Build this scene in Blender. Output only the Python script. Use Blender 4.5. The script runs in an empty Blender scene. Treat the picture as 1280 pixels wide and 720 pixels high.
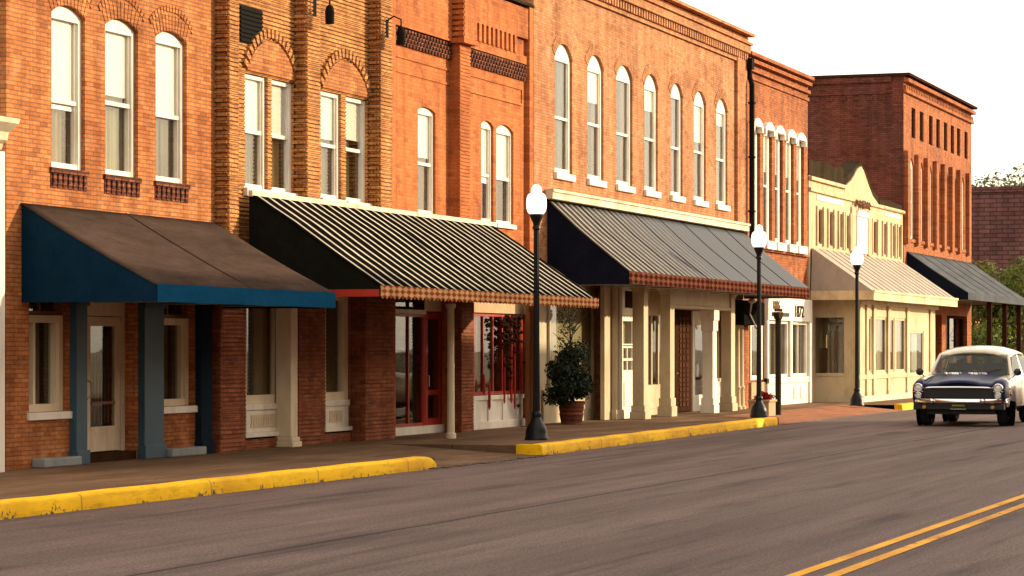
import bpy, math, random
from mathutils import Vector, Matrix
random.seed(7)
R = math.radians
scene = bpy.context.scene
COL = scene.collection
DF = 17.13          # distance of the shop fronts from the camera line (metres)
SW = 0.15           # pavement height

# ------------------------------------------------------------------ helpers
class MB:
    """collects geometry, links it as ONE mesh object"""
    def __init__(s): s.v = []; s.f = []
    def poly(s, pts):
        n = len(s.v); s.v += [tuple(p) for p in pts]; s.f.append(tuple(range(n, n+len(pts))))
    def box(s, x0, x1, y0, y1, z0, z1):
        n = len(s.v)
        s.v += [(x0,y0,z0),(x1,y0,z0),(x1,y1,z0),(x0,y1,z0),(x0,y0,z1),(x1,y0,z1),(x1,y1,z1),(x0,y1,z1)]
        for q in ((0,1,5,4),(1,2,6,5),(2,3,7,6),(3,0,4,7),(4,5,6,7),(3,2,1,0)): s.f.append(tuple(n+i for i in q))
    def prism(s, pts, axis, a, b):
        """extrude a 2D outline along an axis: 'x' outline is (y,z), 'y' outline is (x,z), 'z' outline is (x,y)"""
        def mk(p, t):
            return (t,p[0],p[1]) if axis == 'x' else (p[0],t,p[1]) if axis == 'y' else (p[0],p[1],t)
        n = len(s.v); k = len(pts)
        s.v += [mk(p,a) for p in pts] + [mk(p,b) for p in pts]
        for i in range(k):
            j = (i+1) % k; s.f.append((n+i, n+j, n+k+j, n+k+i))
        s.f.append(tuple(range(n+k-1, n-1, -1))); s.f.append(tuple(range(n+k, n+2*k)))
    def sheet(s, pts, axis, a, b):
        """an open profile swept along an axis"""
        def mk(p, t):
            return (t,p[0],p[1]) if axis == 'x' else (p[0],t,p[1])
        n = len(s.v); k = len(pts)
        s.v += [mk(p,a) for p in pts] + [mk(p,b) for p in pts]
        for i in range(k-1): s.f.append((n+i, n+i+1, n+k+i+1, n+k+i))
    def lathe(s, c, prof, n=20, axis='z', cap=True):
        m = len(s.v); k = len(prof)
        for r, h in prof:
            for i in range(n):
                t = 2*math.pi*i/n; a, b = r*math.cos(t), r*math.sin(t)
                s.v.append((c[0]+a,c[1]+b,c[2]+h) if axis == 'z' else (c[0]+a,c[1]+h,c[2]+b) if axis == 'y' else (c[0]+h,c[1]+a,c[2]+b))
        for j in range(k-1):
            for i in range(n):
                i2 = (i+1) % n; s.f.append((m+j*n+i, m+j*n+i2, m+(j+1)*n+i2, m+(j+1)*n+i))
        if cap:
            s.f.append(tuple(m+i for i in range(n-1,-1,-1))); s.f.append(tuple(m+(k-1)*n+i for i in range(n)))
    def tube(s, pts, r, n=8):
        pts = [Vector(p) for p in pts]; m = len(s.v)
        for q, p in enumerate(pts):
            d = (pts[min(q+1,len(pts)-1)] - pts[max(q-1,0)]).normalized()
            u = d.orthogonal().normalized(); w = d.cross(u)
            rr = r[q] if isinstance(r, (list,tuple)) else r
            for i in range(n):
                t = 2*math.pi*i/n; s.v.append(tuple(p + u*rr*math.cos(t) + w*rr*math.sin(t)))
        for q in range(len(pts)-1):
            for i in range(n):
                j = (i+1) % n; s.f.append((m+q*n+i, m+q*n+j, m+(q+1)*n+j, m+(q+1)*n+i))
        s.f.append(tuple(m+i for i in range(n-1,-1,-1))); s.f.append(tuple(m+(len(pts)-1)*n+i for i in range(n)))

OFF = {}
def thing(name, label, cat, loc=(0,0,0), group=None):
    o = bpy.data.objects.new(name, None); COL.objects.link(o)
    o.empty_display_size = .2; o.location = loc; OFF[o.name] = Vector(loc)
    o['label'] = label; o['category'] = cat
    if group: o['group'] = group
    return o
def obj(name, mb, mat, parent=None, label=None, cat=None, group=None, kind=None, smooth=False, bevel=0, weld=True):
    off = OFF[parent.name] if parent else Vector((0,0,0))
    me = bpy.data.meshes.new(name)
    me.from_pydata([(p[0]-off.x, p[1]-off.y, p[2]-off.z) for p in mb.v], [], mb.f)
    import bmesh
    bm = bmesh.new(); bm.from_mesh(me)
    if weld: bmesh.ops.remove_doubles(bm, verts=bm.verts, dist=.0004)
    bmesh.ops.recalc_face_normals(bm, faces=bm.faces)
    bm.to_mesh(me); bm.free()
    me.materials.append(mat)
    o = bpy.data.objects.new(name, me); COL.objects.link(o)
    if parent: o.parent = parent
    OFF[o.name] = off
    if smooth:
        for p in me.polygons: p.use_smooth = True
        try: me.set_sharp_from_angle(angle=R(38))
        except Exception: pass
    if bevel:
        m = o.modifiers.new('edge', 'BEVEL'); m.width = bevel; m.segments = 2; m.limit_method = 'ANGLE'; m.angle_limit = R(40)
    for k, v in (('label',label),('category',cat),('group',group),('kind',kind)):
        if v: o[k] = v
    return o
def struct(name, mb, mat, **k): return obj(name, mb, mat, kind='structure', **k)
def copy_tree(o, parent=None):
    c = o.copy(); COL.objects.link(c); c.parent = parent
    for ch in list(o.children): copy_tree(ch, c)
    return c

# ------------------------------------------------------------------ materials
def new_mat(name):
    m = bpy.data.materials.new(name); m.use_nodes = True
    nt = m.node_tree; nt.nodes.clear()
    out = nt.nodes.new('ShaderNodeOutputMaterial'); b = nt.nodes.new('ShaderNodeBsdfPrincipled')
    nt.links.new(b.outputs[0], out.inputs[0])
    return m, nt, b
def N(nt, t, **k):
    n = nt.nodes.new(t)
    for a, v in k.items(): setattr(n, a, v)
    return n
def noise(nt, vec, scale, detail=4, rough=.6):
    n = N(nt, 'ShaderNodeTexNoise'); n.inputs['Scale'].default_value = scale
    n.inputs['Detail'].default_value = detail; n.inputs['Roughness'].default_value = rough
    nt.links.new(vec, n.inputs['Vector']); return n.outputs['Fac']
def ramp(nt, fac, stops):
    r = N(nt, 'ShaderNodeValToRGB'); e = r.color_ramp.elements
    while len(e) < len(stops): e.new(.5)
    for q, (p, c) in enumerate(stops): e[q].position = p; e[q].color = (*c, 1) if len(c) == 3 else c
    nt.links.new(fac, r.inputs[0]); return r.outputs[0]
def mix(nt, a, b, fac, mode='MIX'):
    m = N(nt, 'ShaderNodeMix', data_type='RGBA', blend_type=mode)
    for s, v in ((m.inputs[0],fac),(m.inputs[6],a),(m.inputs[7],b)):
        if hasattr(v, 'links'): nt.links.new(v, s)
        else: s.default_value = (*v,1) if isinstance(v,(tuple,list)) and len(v) == 3 else v
    return m.outputs[2]
def mth(nt, op, a, b=None, c=None):
    m = N(nt, 'ShaderNodeMath', operation=op)
    for i, v in enumerate((a,b,c)):
        if v is None: continue
        if hasattr(v, 'links'): nt.links.new(v, m.inputs[i])
        else: m.inputs[i].default_value = v
    return m.outputs[0]
def bump(nt, b, h, strength=.5, dist=.01):
    n = N(nt, 'ShaderNodeBump'); n.inputs['Strength'].default_value = strength; n.inputs['Distance'].default_value = dist
    nt.links.new(h, n.inputs['Height']); nt.links.new(n.outputs[0], b.inputs['Normal'])
def coords(nt): return N(nt, 'ShaderNodeTexCoord').outputs['Object']
def scaled(nt, vec, s):
    m = N(nt, 'ShaderNodeMapping'); m.inputs['Scale'].default_value = s; nt.links.new(vec, m.inputs[0]); return m.outputs[0]

def brick(name, c1, c2, mortar, rowh=.068, bw=.205, ms=.009, bmp=.9, pale=None, soot=(.35,.6), rough=.9, tone=1.0, patch=None):
    m, nt, b = new_mat(name); co = coords(nt)
    sp = N(nt, 'ShaderNodeSeparateXYZ'); nt.links.new(co, sp.inputs[0])
    cb = N(nt, 'ShaderNodeCombineXYZ')
    wob = mth(nt, 'MULTIPLY', noise(nt, co, 3.0, 2), .014)
    nt.links.new(mth(nt,'ADD',sp.outputs[0],sp.outputs[1]), cb.inputs[0]); nt.links.new(mth(nt,'ADD',sp.outputs[2],wob), cb.inputs[1])
    t = N(nt, 'ShaderNodeTexBrick'); nt.links.new(cb.outputs[0], t.inputs['Vector'])
    for k, v in (('Scale',1),('Brick Width',bw),('Row Height',rowh),('Mortar Size',ms),('Mortar Smooth',.25),('Bias',-.1)): t.inputs[k].default_value = v
    sc = lambda c, f: (c[0]*f, c[1]*f, c[2]*f)
    t.inputs['Color1'].default_value = (*sc(c1,tone),1); t.inputs['Color2'].default_value = (*sc(c2,tone),1); t.inputs['Mortar'].default_value = (*sc(mortar,tone),1)
    # single bricks burnt darker or fired paler
    t2 = N(nt, 'ShaderNodeTexBrick'); nt.links.new(cb.outputs[0], t2.inputs['Vector'])
    for k, v in (('Scale',1),('Brick Width',bw),('Row Height',rowh),('Mortar Size',0),('Bias',0)): t2.inputs[k].default_value = v
    t2.inputs['Color1'].default_value = (0,0,0,1); t2.inputs['Color2'].default_value = (1,1,1,1)
    odd = ramp(nt, t2.outputs['Color'], [(.0,(.50,.46,.44)),(.13,(.80,.78,.76)),(.3,(1,1,1)),(.8,(1.02,1.02,1.02)),(.97,(1.22,1.26,1.28))])
    col = mix(nt, t.outputs['Color'], odd, .5, 'MULTIPLY')
    big = noise(nt, co, .55, 6, .7)
    col = mix(nt, col, ramp(nt, big, [(.3,(.55,.50,.47)),(.47,(.96,.95,.94)),(.72,(1.16,1.15,1.12))]), 1, 'MULTIPLY')
    if patch:                                   # a repaired area laid in a second batch of brick
        pn = ramp(nt, noise(nt, scaled(nt, co, (.8,.8,1.3)), .42, 2, .3), [(.565,(0,0,0)),(.575,(1,1,1))])
        col = mix(nt, col, mix(nt, col, patch, 1, 'MULTIPLY'), pn)
    streak = noise(nt, scaled(nt, co, (3.2,3.2,.22)), 1.0, 5, .65)
    col = mix(nt, col, ramp(nt, streak, [(soot[0],(.55,.51,.49)),(soot[1],(1,1,1))]), .75, 'MULTIPLY')
    fine = noise(nt, co, 28, 3, .7)
    col = mix(nt, col, ramp(nt, fine, [(.3,(.62,.6,.58)),(.6,(1.08,1.08,1.08))]), .7, 'MULTIPLY')
    if pale:                                    # worn, limewashed patches
        pf = ramp(nt, noise(nt, co, 1.7, 6, .75), [(.54,(0,0,0)),(.72,(1,1,1))])
        col = mix(nt, col, pale, mth(nt,'MULTIPLY',pf,.5))
    nt.links.new(col, b.inputs['Base Color']); b.inputs['Roughness'].default_value = rough
    b.inputs['Specular IOR Level'].default_value = .2
    h = mth(nt, 'ADD', mth(nt,'SUBTRACT',1,t.outputs['Fac']), mth(nt,'MULTIPLY',fine,.35))
    bump(nt, b, h, bmp, .012)
    return m
def paint(name, c, rough=.5, dirt=.5, bmp=.15, scale=6, dark=(.5,.46,.4), spec=.18, metal=0):
    m, nt, b = new_mat(name); co = coords(nt)
    n1 = noise(nt, scaled(nt, co, (1,1,.45)), scale*.35, 6, .7)
    col = mix(nt, c, ramp(nt, n1, [(.32,dark),(.55,(1,1,1)),(.8,(1.06,1.06,1.05))]), dirt, 'MULTIPLY')
    n2 = noise(nt, co, scale*8, 3)
    nt.links.new(col, b.inputs['Base Color'])
    nt.links.new(mth(nt,'ADD',mth(nt,'MULTIPLY',n1,.25),rough-.12), b.inputs['Roughness'])
    b.inputs['Specular IOR Level'].default_value = spec; b.inputs['Metallic'].default_value = metal
    if bmp: bump(nt, b, n2, bmp, .004)
    return m
def fabric(name, c, c2, rough=.85, sheen=.1):
    m, nt, b = new_mat(name); co = coords(nt)
    n1 = noise(nt, scaled(nt, co, (.5,1.4,1.4)), 1.6, 6, .7)
    n2 = noise(nt, co, 16, 3, .8)
    col = mix(nt, c, c2, ramp(nt, n1, [(.35,(0,0,0)),(.68,(1,1,1))]))
    col = mix(nt, col, ramp(nt, n2, [(.3,(.75,.75,.75)),(.7,(1.15,1.15,1.15))]), .6, 'MULTIPLY')
    nt.links.new(col, b.inputs['Base Color']); b.inputs['Roughness'].default_value = rough
    b.inputs['Specular IOR Level'].default_value = 0
    bump(nt, b, noise(nt, co, 2.2, 3), .35, .05)
    return m
def striped(name, pitch, frac, dark, light, fade=None, off=0):
    """stripes running down the slope of an awning"""
    m, nt, b = new_mat(name); co = coords(nt)
    sp = N(nt, 'ShaderNodeSeparateXYZ'); nt.links.new(co, sp.inputs[0])
    wob = mth(nt,'MULTIPLY',mth(nt,'SUBTRACT',noise(nt, scaled(nt,co,(.6,2,2)), .9, 2),.5),.10)
    u = mth(nt,'FRACT',mth(nt,'DIVIDE',mth(nt,'ADD',mth(nt,'ADD',sp.outputs[0],wob),off),pitch))
    d = mth(nt,'ABSOLUTE',mth(nt,'SUBTRACT',u,.5))
    mask = ramp(nt, d, [(frac*.5-.03,(1,1,1)),(frac*.5+.03,(0,0,0))])
    grime = noise(nt, co, 3.5, 6, .75)
    light_c = mix(nt, light, ramp(nt, grime, [(.35,(.62,.6,.56)),(.6,(1,1,1))]), .8, 'MULTIPLY')
    if fade:                                    # sun-bleached end of the cloth, the stripes worn away
        f = ramp(nt, mth(nt,'ADD',mth(nt,'DIVIDE',sp.outputs[0],fade[0]),mth(nt,'MULTIPLY',mth(nt,'SUBTRACT',grime,.5),.25)), [(fade[1],(0,0,0)),(fade[2],(1,1,1))])
        light_c = mix(nt, light_c, fade[3], f); dk = mix(nt, dark, fade[3], mth(nt,'MULTIPLY',f,.93))
    else: dk = mix(nt, dark, ramp(nt, grime, [(.4,(.6,.6,.6)),(.7,(1.6,1.5,1.4))]), .8, 'MULTIPLY')
    nt.links.new(mix(nt, dk, light_c, mask), b.inputs['Base Color'])
    b.inputs['Roughness'].default_value = .9; b.inputs['Specular IOR Level'].default_value = 0
    bump(nt, b, mth(nt,'ADD',mask,mth(nt,'MULTIPLY',grime,.6)), .5, .02)
    return m
def checked(name, a, c, size=.09, rows=.075):
    m, nt, b = new_mat(name); co = coords(nt)
    sp = N(nt, 'ShaderNodeSeparateXYZ'); nt.links.new(co, sp.inputs[0])
    u = mth(nt,'DIVIDE',sp.outputs[0],size); w = mth(nt,'DIVIDE',sp.outputs[2],rows)
    f1 = mth(nt,'SINE',mth(nt,'MULTIPLY',mth(nt,'ADD',u,w),3.1416)); f2 = mth(nt,'SINE',mth(nt,'MULTIPLY',mth(nt,'SUBTRACT',u,w),3.1416))
    k = ramp(nt, mth(nt,'ADD',mth(nt,'MULTIPLY',mth(nt,'MULTIPLY',f1,f2),.5),.5), [(.38,(0,0,0)),(.62,(1,1,1))])
    col = mix(nt, a, c, k)
    col = mix(nt, col, ramp(nt, noise(nt, co, 5, 5), [(.3,(.6,.58,.55)),(.6,(1.05,1.05,1.05))]), .8, 'MULTIPLY')
    nt.links.new(col, b.inputs['Base Color']); b.inputs['Roughness'].default_value = .9; b.inputs['Specular IOR Level'].default_value = 0
    return m
def glass(name, tint=(.9,.91,.89), extra=.0, rough=.015, gain=.8):
    m, nt, b = new_mat(name); nt.nodes.remove(b)
    out = [n for n in nt.nodes if n.type == 'OUTPUT_MATERIAL'][0]
    tr = N(nt,'ShaderNodeBsdfTransparent'); tr.inputs[0].default_value = (*tint,1)
    gl = N(nt,'ShaderNodeBsdfGlossy'); gl.inputs['Roughness'].default_value = rough; gl.inputs[0].default_value = (.95,.95,.95,1)
    fr = N(nt,'ShaderNodeFresnel'); fr.inputs[0].default_value = 1.5
    bf = N(nt,'ShaderNodeNewGeometry').outputs['Backfacing']; nt.links.new(mth(nt,'SUBTRACT',1.5,mth(nt,'MULTIPLY',bf,.8333)), fr.inputs[0])
    bp = N(nt,'ShaderNodeBump'); bp.inputs['Strength'].default_value = .12; bp.inputs['Distance'].default_value = .02
    nt.links.new(noise(nt, coords(nt), 1.3, 1), bp.inputs['Height']); nt.links.new(bp.outputs[0], gl.inputs['Normal'])
    mx = N(nt,'ShaderNodeMixShader'); nt.links.new(mth(nt,'MINIMUM',mth(nt,'ADD',mth(nt,'MULTIPLY',fr.outputs[0],gain),extra),1), mx.inputs[0])
    nt.links.new(tr.outputs[0], mx.inputs[1]); nt.links.new(gl.outputs[0], mx.inputs[2]); nt.links.new(mx.outputs[0], out.inputs[0])
    return m
def milk():
    m, nt, b = new_mat('milk_glass'); b.inputs['Base Color'].default_value = (.95,.94,.91,1); b.inputs['Roughness'].default_value = .3
    out = [n for n in nt.nodes if n.type == 'OUTPUT_MATERIAL'][0]; t = N(nt,'ShaderNodeBsdfTranslucent'); t.inputs[0].default_value = (.97,.96,.93,1)
    ms = N(nt,'ShaderNodeMixShader'); ms.inputs[0].default_value = .6
    b.inputs['Emission Color'].default_value = (1,.96,.88,1); b.inputs['Emission Strength'].default_value = 1.1     # the lamps are already lit
    nt.links.new(b.outputs[0], ms.inputs[1]); nt.links.new(t.outputs[0], ms.inputs[2]); nt.links.new(ms.outputs[0], out.inputs[0]); return m
def plain(name, c, rough=.5, metal=0, spec=.5, coat=0):
    m, nt, b = new_mat(name); b.inputs['Base Color'].default_value = (*c,1); b.inputs['Roughness'].default_value = rough
    b.inputs['Metallic'].default_value = metal; b.inputs['Specular IOR Level'].default_value = spec; b.inputs['Coat Weight'].default_value = coat
    return m
def leafy(name, c1, c2, trans=.25):
    m, nt, b = new_mat(name); co = coords(nt)
    n1 = noise(nt, co, 2.2, 3); n2 = noise(nt, co, 23, 2)
    col = mix(nt, c1, c2, ramp(nt, mth(nt,'ADD',mth(nt,'MULTIPLY',n1,.6),mth(nt,'MULTIPLY',n2,.4)), [(.38,(0,0,0)),(.62,(1,1,1))]))
    nt.links.new(col, b.inputs['Base Color']); b.inputs['Roughness'].default_value = .6; b.inputs['Specular IOR Level'].default_value = .25
    out = [n for n in nt.nodes if n.type == 'OUTPUT_MATERIAL'][0]
    t = N(nt,'ShaderNodeBsdfTranslucent'); nt.links.new(mix(nt, col, (1.3,1.4,.6), 1, 'MULTIPLY'), t.inputs[0])
    ms = N(nt,'ShaderNodeMixShader'); ms.inputs[0].default_value = trans
    nt.links.new(b.outputs[0], ms.inputs[1]); nt.links.new(t.outputs[0], ms.inputs[2]); nt.links.new(ms.outputs[0], out.inputs[0])
    return m

M = {}
M['orange'] = brick('orange_brick', (.46,.155,.047), (.55,.212,.070), (.28,.118,.052), rowh=.058, bw=.19, ms=.007, pale=(.56,.29,.14), patch=(.86,.80,.78))
M['tan']    = brick('ribbed_tan_brick', (.52,.225,.075), (.60,.29,.10), (.07,.03,.014), ms=.006, bmp=.5)
M['smooth'] = brick('smooth_orange_brick', (.50,.150,.042), (.53,.170,.052), (.40,.125,.042), ms=.006, bmp=.4)
M['salmon'] = brick('salmon_brick', (.52,.215,.090), (.58,.265,.120), (.44,.21,.105), rowh=.058, bw=.19, ms=.007, pale=(.60,.35,.22), patch=(.90,.86,.84))
M['red']    = brick('red_brick', (.30,.085,.036), (.38,.13,.055), (.22,.085,.045), pale=(.45,.2,.11))
M['shadeside']= brick('shaded_side_brick', (.15,.045,.03), (.19,.06,.04), (.10,.04,.03))  # red brick with the side wall's shade put into its colour
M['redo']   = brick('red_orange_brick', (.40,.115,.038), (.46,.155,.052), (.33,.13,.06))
M['dkbrick']= brick('corbel_brick', (.20,.05,.025), (.34,.11,.05), (.07,.025,.015), ms=.016, bmp=1)
M['checkb'] = brick('diaper_brick', (.19,.055,.03), (.42,.15,.07), (.11,.035,.02), rowh=.07, bw=.12, ms=.022, bmp=1)
M['purple'] = brick('purple_brown_brick', (.17,.075,.07), (.21,.095,.085), (.09,.045,.045), rowh=.2, bw=.55, ms=.03)
M['cream']  = paint('cream_paint', (.54,.44,.29), .55)
M['ivory']  = paint('ivory_paint', (.78,.66,.46), .55, .4)
M['white']  = paint('white_paint', (.78,.73,.63), .5, .45)
M['wht2']   = paint('limestone', (.72,.62,.45), .8, .8, .4)
M['taupe']  = paint('taupe_paint', (.66,.54,.38), .55)
M['blue']   = paint('blue_grey_paint', (.045,.09,.125), .5, .6)
M['dkblue'] = paint('dark_blue_paint', (.014,.024,.038), .8, .6, spec=0)
M['yellow'] = paint('yellow_stucco', (.56,.43,.265), .85, .7, .3)
M['yellow2']= paint('pale_yellow_paint', (.56,.45,.28), .7, .6, .2)
M['redp']   = paint('red_paint', (.40,.035,.02), .4, .5)
M['brownp'] = paint('brown_paint', (.20,.085,.035), .5, .6)
M['dkwood'] = paint('dark_wood', (.045,.02,.012), .85, .5, spec=0)
M['dkwood2']= paint('carved_wood', (.085,.04,.025), .85, .5, spec=0)
M['soot']   = plain('soot_black', (.010,.008,.007), .9, spec=.05)
M['dark']   = plain('dark_interior', (.055,.042,.030), .9, spec=.1)
M['roof']   = paint('roofing', (.10,.09,.085), .9)
M['roofdk'] = paint('weathered_parapet', (.045,.034,.022), .95, .95, .6, 3, spec=0)
M['glass']  = glass('window_glass'); M['shop'] = glass('shop_glass', (.84,.85,.81), .0)
M['blind']  = paint('white_blind', (.86,.83,.76), .8, .15, 0)
M['curtain']= paint('tan_curtain', (.42,.30,.16), .9, .6, .2)
M['olive']  = paint('olive_curtain', (.30,.27,.14), .9, .6, .2)
M['green']  = paint('green_curtain', (.03,.07,.045), .9, .6, .2)
M['black']  = plain('black_iron', (.009,.009,.010), .42, 0, .2)
M['globe']  = milk()
M['navytop']= fabric('sunlit_navy_canvas', (.042,.028,.023), (.075,.050,.040))  # dusty navy canvas, warm sunlight put into its brown colour
M['navy']   = fabric('navy_canvas', (.004,.018,.04), (.006,.024,.052))
M['valblue']= fabric('blue_canvas', (.006,.055,.125), (.010,.072,.155))
M['blackc'] = fabric('black_canvas', (.008,.009,.006), (.013,.013,.011))
M['navyd']  = fabric('dark_navy_canvas', (.006,.008,.016), (.010,.013,.024))
M['stripe'] = striped('striped_canvas', .372, .23, (.006,.0055,.005), (.48,.43,.355), off=.05)
M['stripe2']= striped('worn_striped_canvas', .40, .34, (.036,.033,.031), (.34,.31,.27), (16.0,.05,.62,(.115,.120,.138)))
M['cloth7'] = fabric('grey_canvas', (.075,.080,.092), (.115,.12,.13))
M['check']  = checked('orange_check', (.64,.37,.17), (.30,.07,.028), .24, .085)
M['check2'] = checked('red_check', (.135,.05,.03), (.04,.010,.008), .36, .12)
M['creamr'] = paint('cream_metal_roof', (.36,.31,.25), .6, .5, .1)
M['creamv'] = paint('cream_fascia', (.66,.52,.31), .7, .9, .4, 4)
M['chrome'] = plain('chrome', (.75,.75,.76), .12, 1)
M['grey']   = paint('grey_step', (.25,.27,.27), .8, .7)
M['zinc']   = plain('zinc', (.35,.36,.36), .45, .8)
M['terra']  = brick('terracotta', (.26,.085,.045), (.31,.11,.055), (.12,.04,.025), rowh=.09, bw=.9, ms=.012)
M['leafdk'] = leafy('dark_leaves', (.008,.016,.006), (.02,.035,.012), .1)
M['leaf']   = leafy('olive_leaves', (.045,.070,.012), (.15,.17,.035))
M['leaf2']  = leafy('light_leaves', (.07,.085,.03), (.17,.17,.06))
M['bark']   = paint('bark', (.07,.05,.035), .95)
M['beige']  = paint('beige_box', (.45,.30,.17), .8)
M['flower'] = plain('red_flower', (.22,.008,.012), .8, spec=.1)

# ------------------------------------------------------------------ wall builders
def arc(xa, xb, zs, rise, n=14):
    cx = (xa+xb)/2; w = (xb-xa)/2
    if rise >= w*.98: return [(cx - w*math.cos(math.pi*i/n), zs + rise*math.sin(math.pi*i/n)) for i in range(n+1)]
    r = (w*w + rise*rise)/(2*rise); zc = zs + rise - r; a = math.asin(w/r)
    return [(cx + r*math.sin(-a+2*a*i/n), zc + r*math.cos(-a+2*a*i/n)) for i in range(n+1)]
def wall_sheet(mb, x0, x1, z0, z1, y0, y1, ops=(), rib=None):
    """upright wall from y0 (street face) to y1 with openings (xa, xb, za, zb, rise); rib = (pitch, depth) corbelled courses"""
    xs = sorted({x0,x1} | {o[0] for o in ops} | {o[1] for o in ops}); zs = sorted({z0,z1} | {o[2] for o in ops} | {o[3] for o in ops})
    xs = [x for x in xs if x0 <= x <= x1]; zs = [z for z in zs if z0 <= z <= z1]
    def hole(x, z): return any(o[0] < x < o[1] and o[2] < z < o[3] for o in ops)
    for i in range(len(xs)-1):
        for j in range(len(zs)-1):
            a, b, c, d = xs[i], xs[i+1], zs[j], zs[j+1]
            if hole((a+b)/2, (c+d)/2): continue
            mb.poly([(a,y1,c),(a,y1,d),(b,y1,d),(b,y1,c)])
            if not rib: mb.poly([(a,y0,c),(b,y0,c),(b,y0,d),(a,y0,d)]); continue
            p, dep = rib; n = max(1, round((d-c)/p)); h = (d-c)/n; prof = []
            for k in range(n):
                zb = c + k*h; prof += [(y0,zb+h*.30),(y0-dep,zb+h*.34),(y0-dep,zb+h*.97),(y0,zb+h)]
            prof = [(y0,c)] + prof
            mb.sheet(prof, 'x', a, b)
            for k in range(n):       # course ends
                zb = c + k*h
                for xx in (a, b): mb.poly([(xx,y0,zb+h*.30),(xx,y0-dep,zb+h*.34),(xx,y0-dep,zb+h*.97),(xx,y0,zb+h)])
    for o in ops:
        xa, xb, za, zb = o[:4]; rise = o[4] if len(o) > 4 else 0; zt = zb - rise
        mb.poly([(xa,y0,za),(xa,y1,za),(xa,y1,zt),(xa,y0,zt)]); mb.poly([(xb,y0,za),(xb,y0,zt),(xb,y1,zt),(xb,y1,za)])
        if za > z0 + .001: mb.poly([(xa,y0,za),(xb,y0,za),(xb,y1,za),(xa,y1,za)])
        if rise:
            P = arc(xa, xb, zt, rise)
            for q in range(len(P)-1):
                (ax,az),(bx,bz) = P[q], P[q+1]
                mb.poly([(ax,y0,az),(bx,y0,bz),(bx,y1,bz),(ax,y1,az)])
                for yy in (y0,y1): mb.poly([(ax,yy,az),(bx,yy,bz),(bx,yy,zb),(ax,yy,zb)])
        elif zb < z1 - .001: mb.poly([(xa,y0,zb),(xa,y1,zb),(xb,y1,zb),(xb,y0,zb)])
    mb.poly([(x0,y0,z0),(x0,y0,z1),(x0,y1,z1),(x0,y1,z0)]); mb.poly([(x1,y0,z0),(x1,y1,z0),(x1,y1,z1),(x1,y0,z1)])
    mb.poly([(x0,y0,z1),(x1,y0,z1),(x1,y1,z1),(x0,y1,z1)])
def shell(mb, x0, x1, z1, y, depth, roof):
    """side and back walls and a flat roof behind a parapet"""
    yb = y + depth
    mb.box(x0, x0+.25, y, yb, SW, z1-.02); mb.box(x1-.25, x1, y, yb, SW, z1-.02); mb.box(x0+.25, x1-.25, yb-.25, yb, SW, z1-.02)
    mb.box(x0+.25, x1-.25, y, yb-.25, roof-.25, roof)
def inner(root, x0, x1, y, zs, depth=3.2):
    """dim rooms behind the panes"""
    b = MB()
    for za, zb in zs:
        b.poly([(x0,y+depth,za),(x1,y+depth,za),(x1,y+depth,zb),(x0,y+depth,zb)])
        b.poly([(x0,y,za),(x1,y,za),(x1,y+depth,za),(x0,y+depth,za)]); b.poly([(x0,y,zb),(x0,y+depth,zb),(x1,y+depth,zb),(x1,y,zb)])
    obj('interior', b, M['dark'], root)
def voussoirs(mb, xa, xb, zs, rise, y, w=.22, n=None, proud=.016, gap=.3):
    P = arc(xa, xb, zs, rise, 40); L = [0]
    for q in range(40): L.append(L[-1] + math.dist(P[q],P[q+1]))
    n = n or int(L[-1]/.085)
    def at(s):
        s = min(max(s,0),L[-1])
        for q in range(40):
            if L[q+1] >= s:
                t = (s-L[q])/(L[q+1]-L[q]); x = P[q][0]+(P[q+1][0]-P[q][0])*t; z = P[q][1]+(P[q+1][1]-P[q][1])*t
                dx, dz = P[q+1][0]-P[q][0], P[q+1][1]-P[q][1]; l = math.hypot(dx,dz); return x, z, -dz/l, dx/l
    for k in range(n):
        a, b = at(L[-1]*(k+gap/2)/n), at(L[-1]*(k+1-gap/2)/n)
        o = .004
        mb.prism([(a[0]+a[2]*o,a[1]+a[3]*o),(b[0]+b[2]*o,b[1]+b[3]*o),(b[0]+b[2]*w,b[1]+b[3]*w),(a[0]+a[2]*w,a[1]+a[3]*w)], 'y', y-proud, y+.01)

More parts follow.
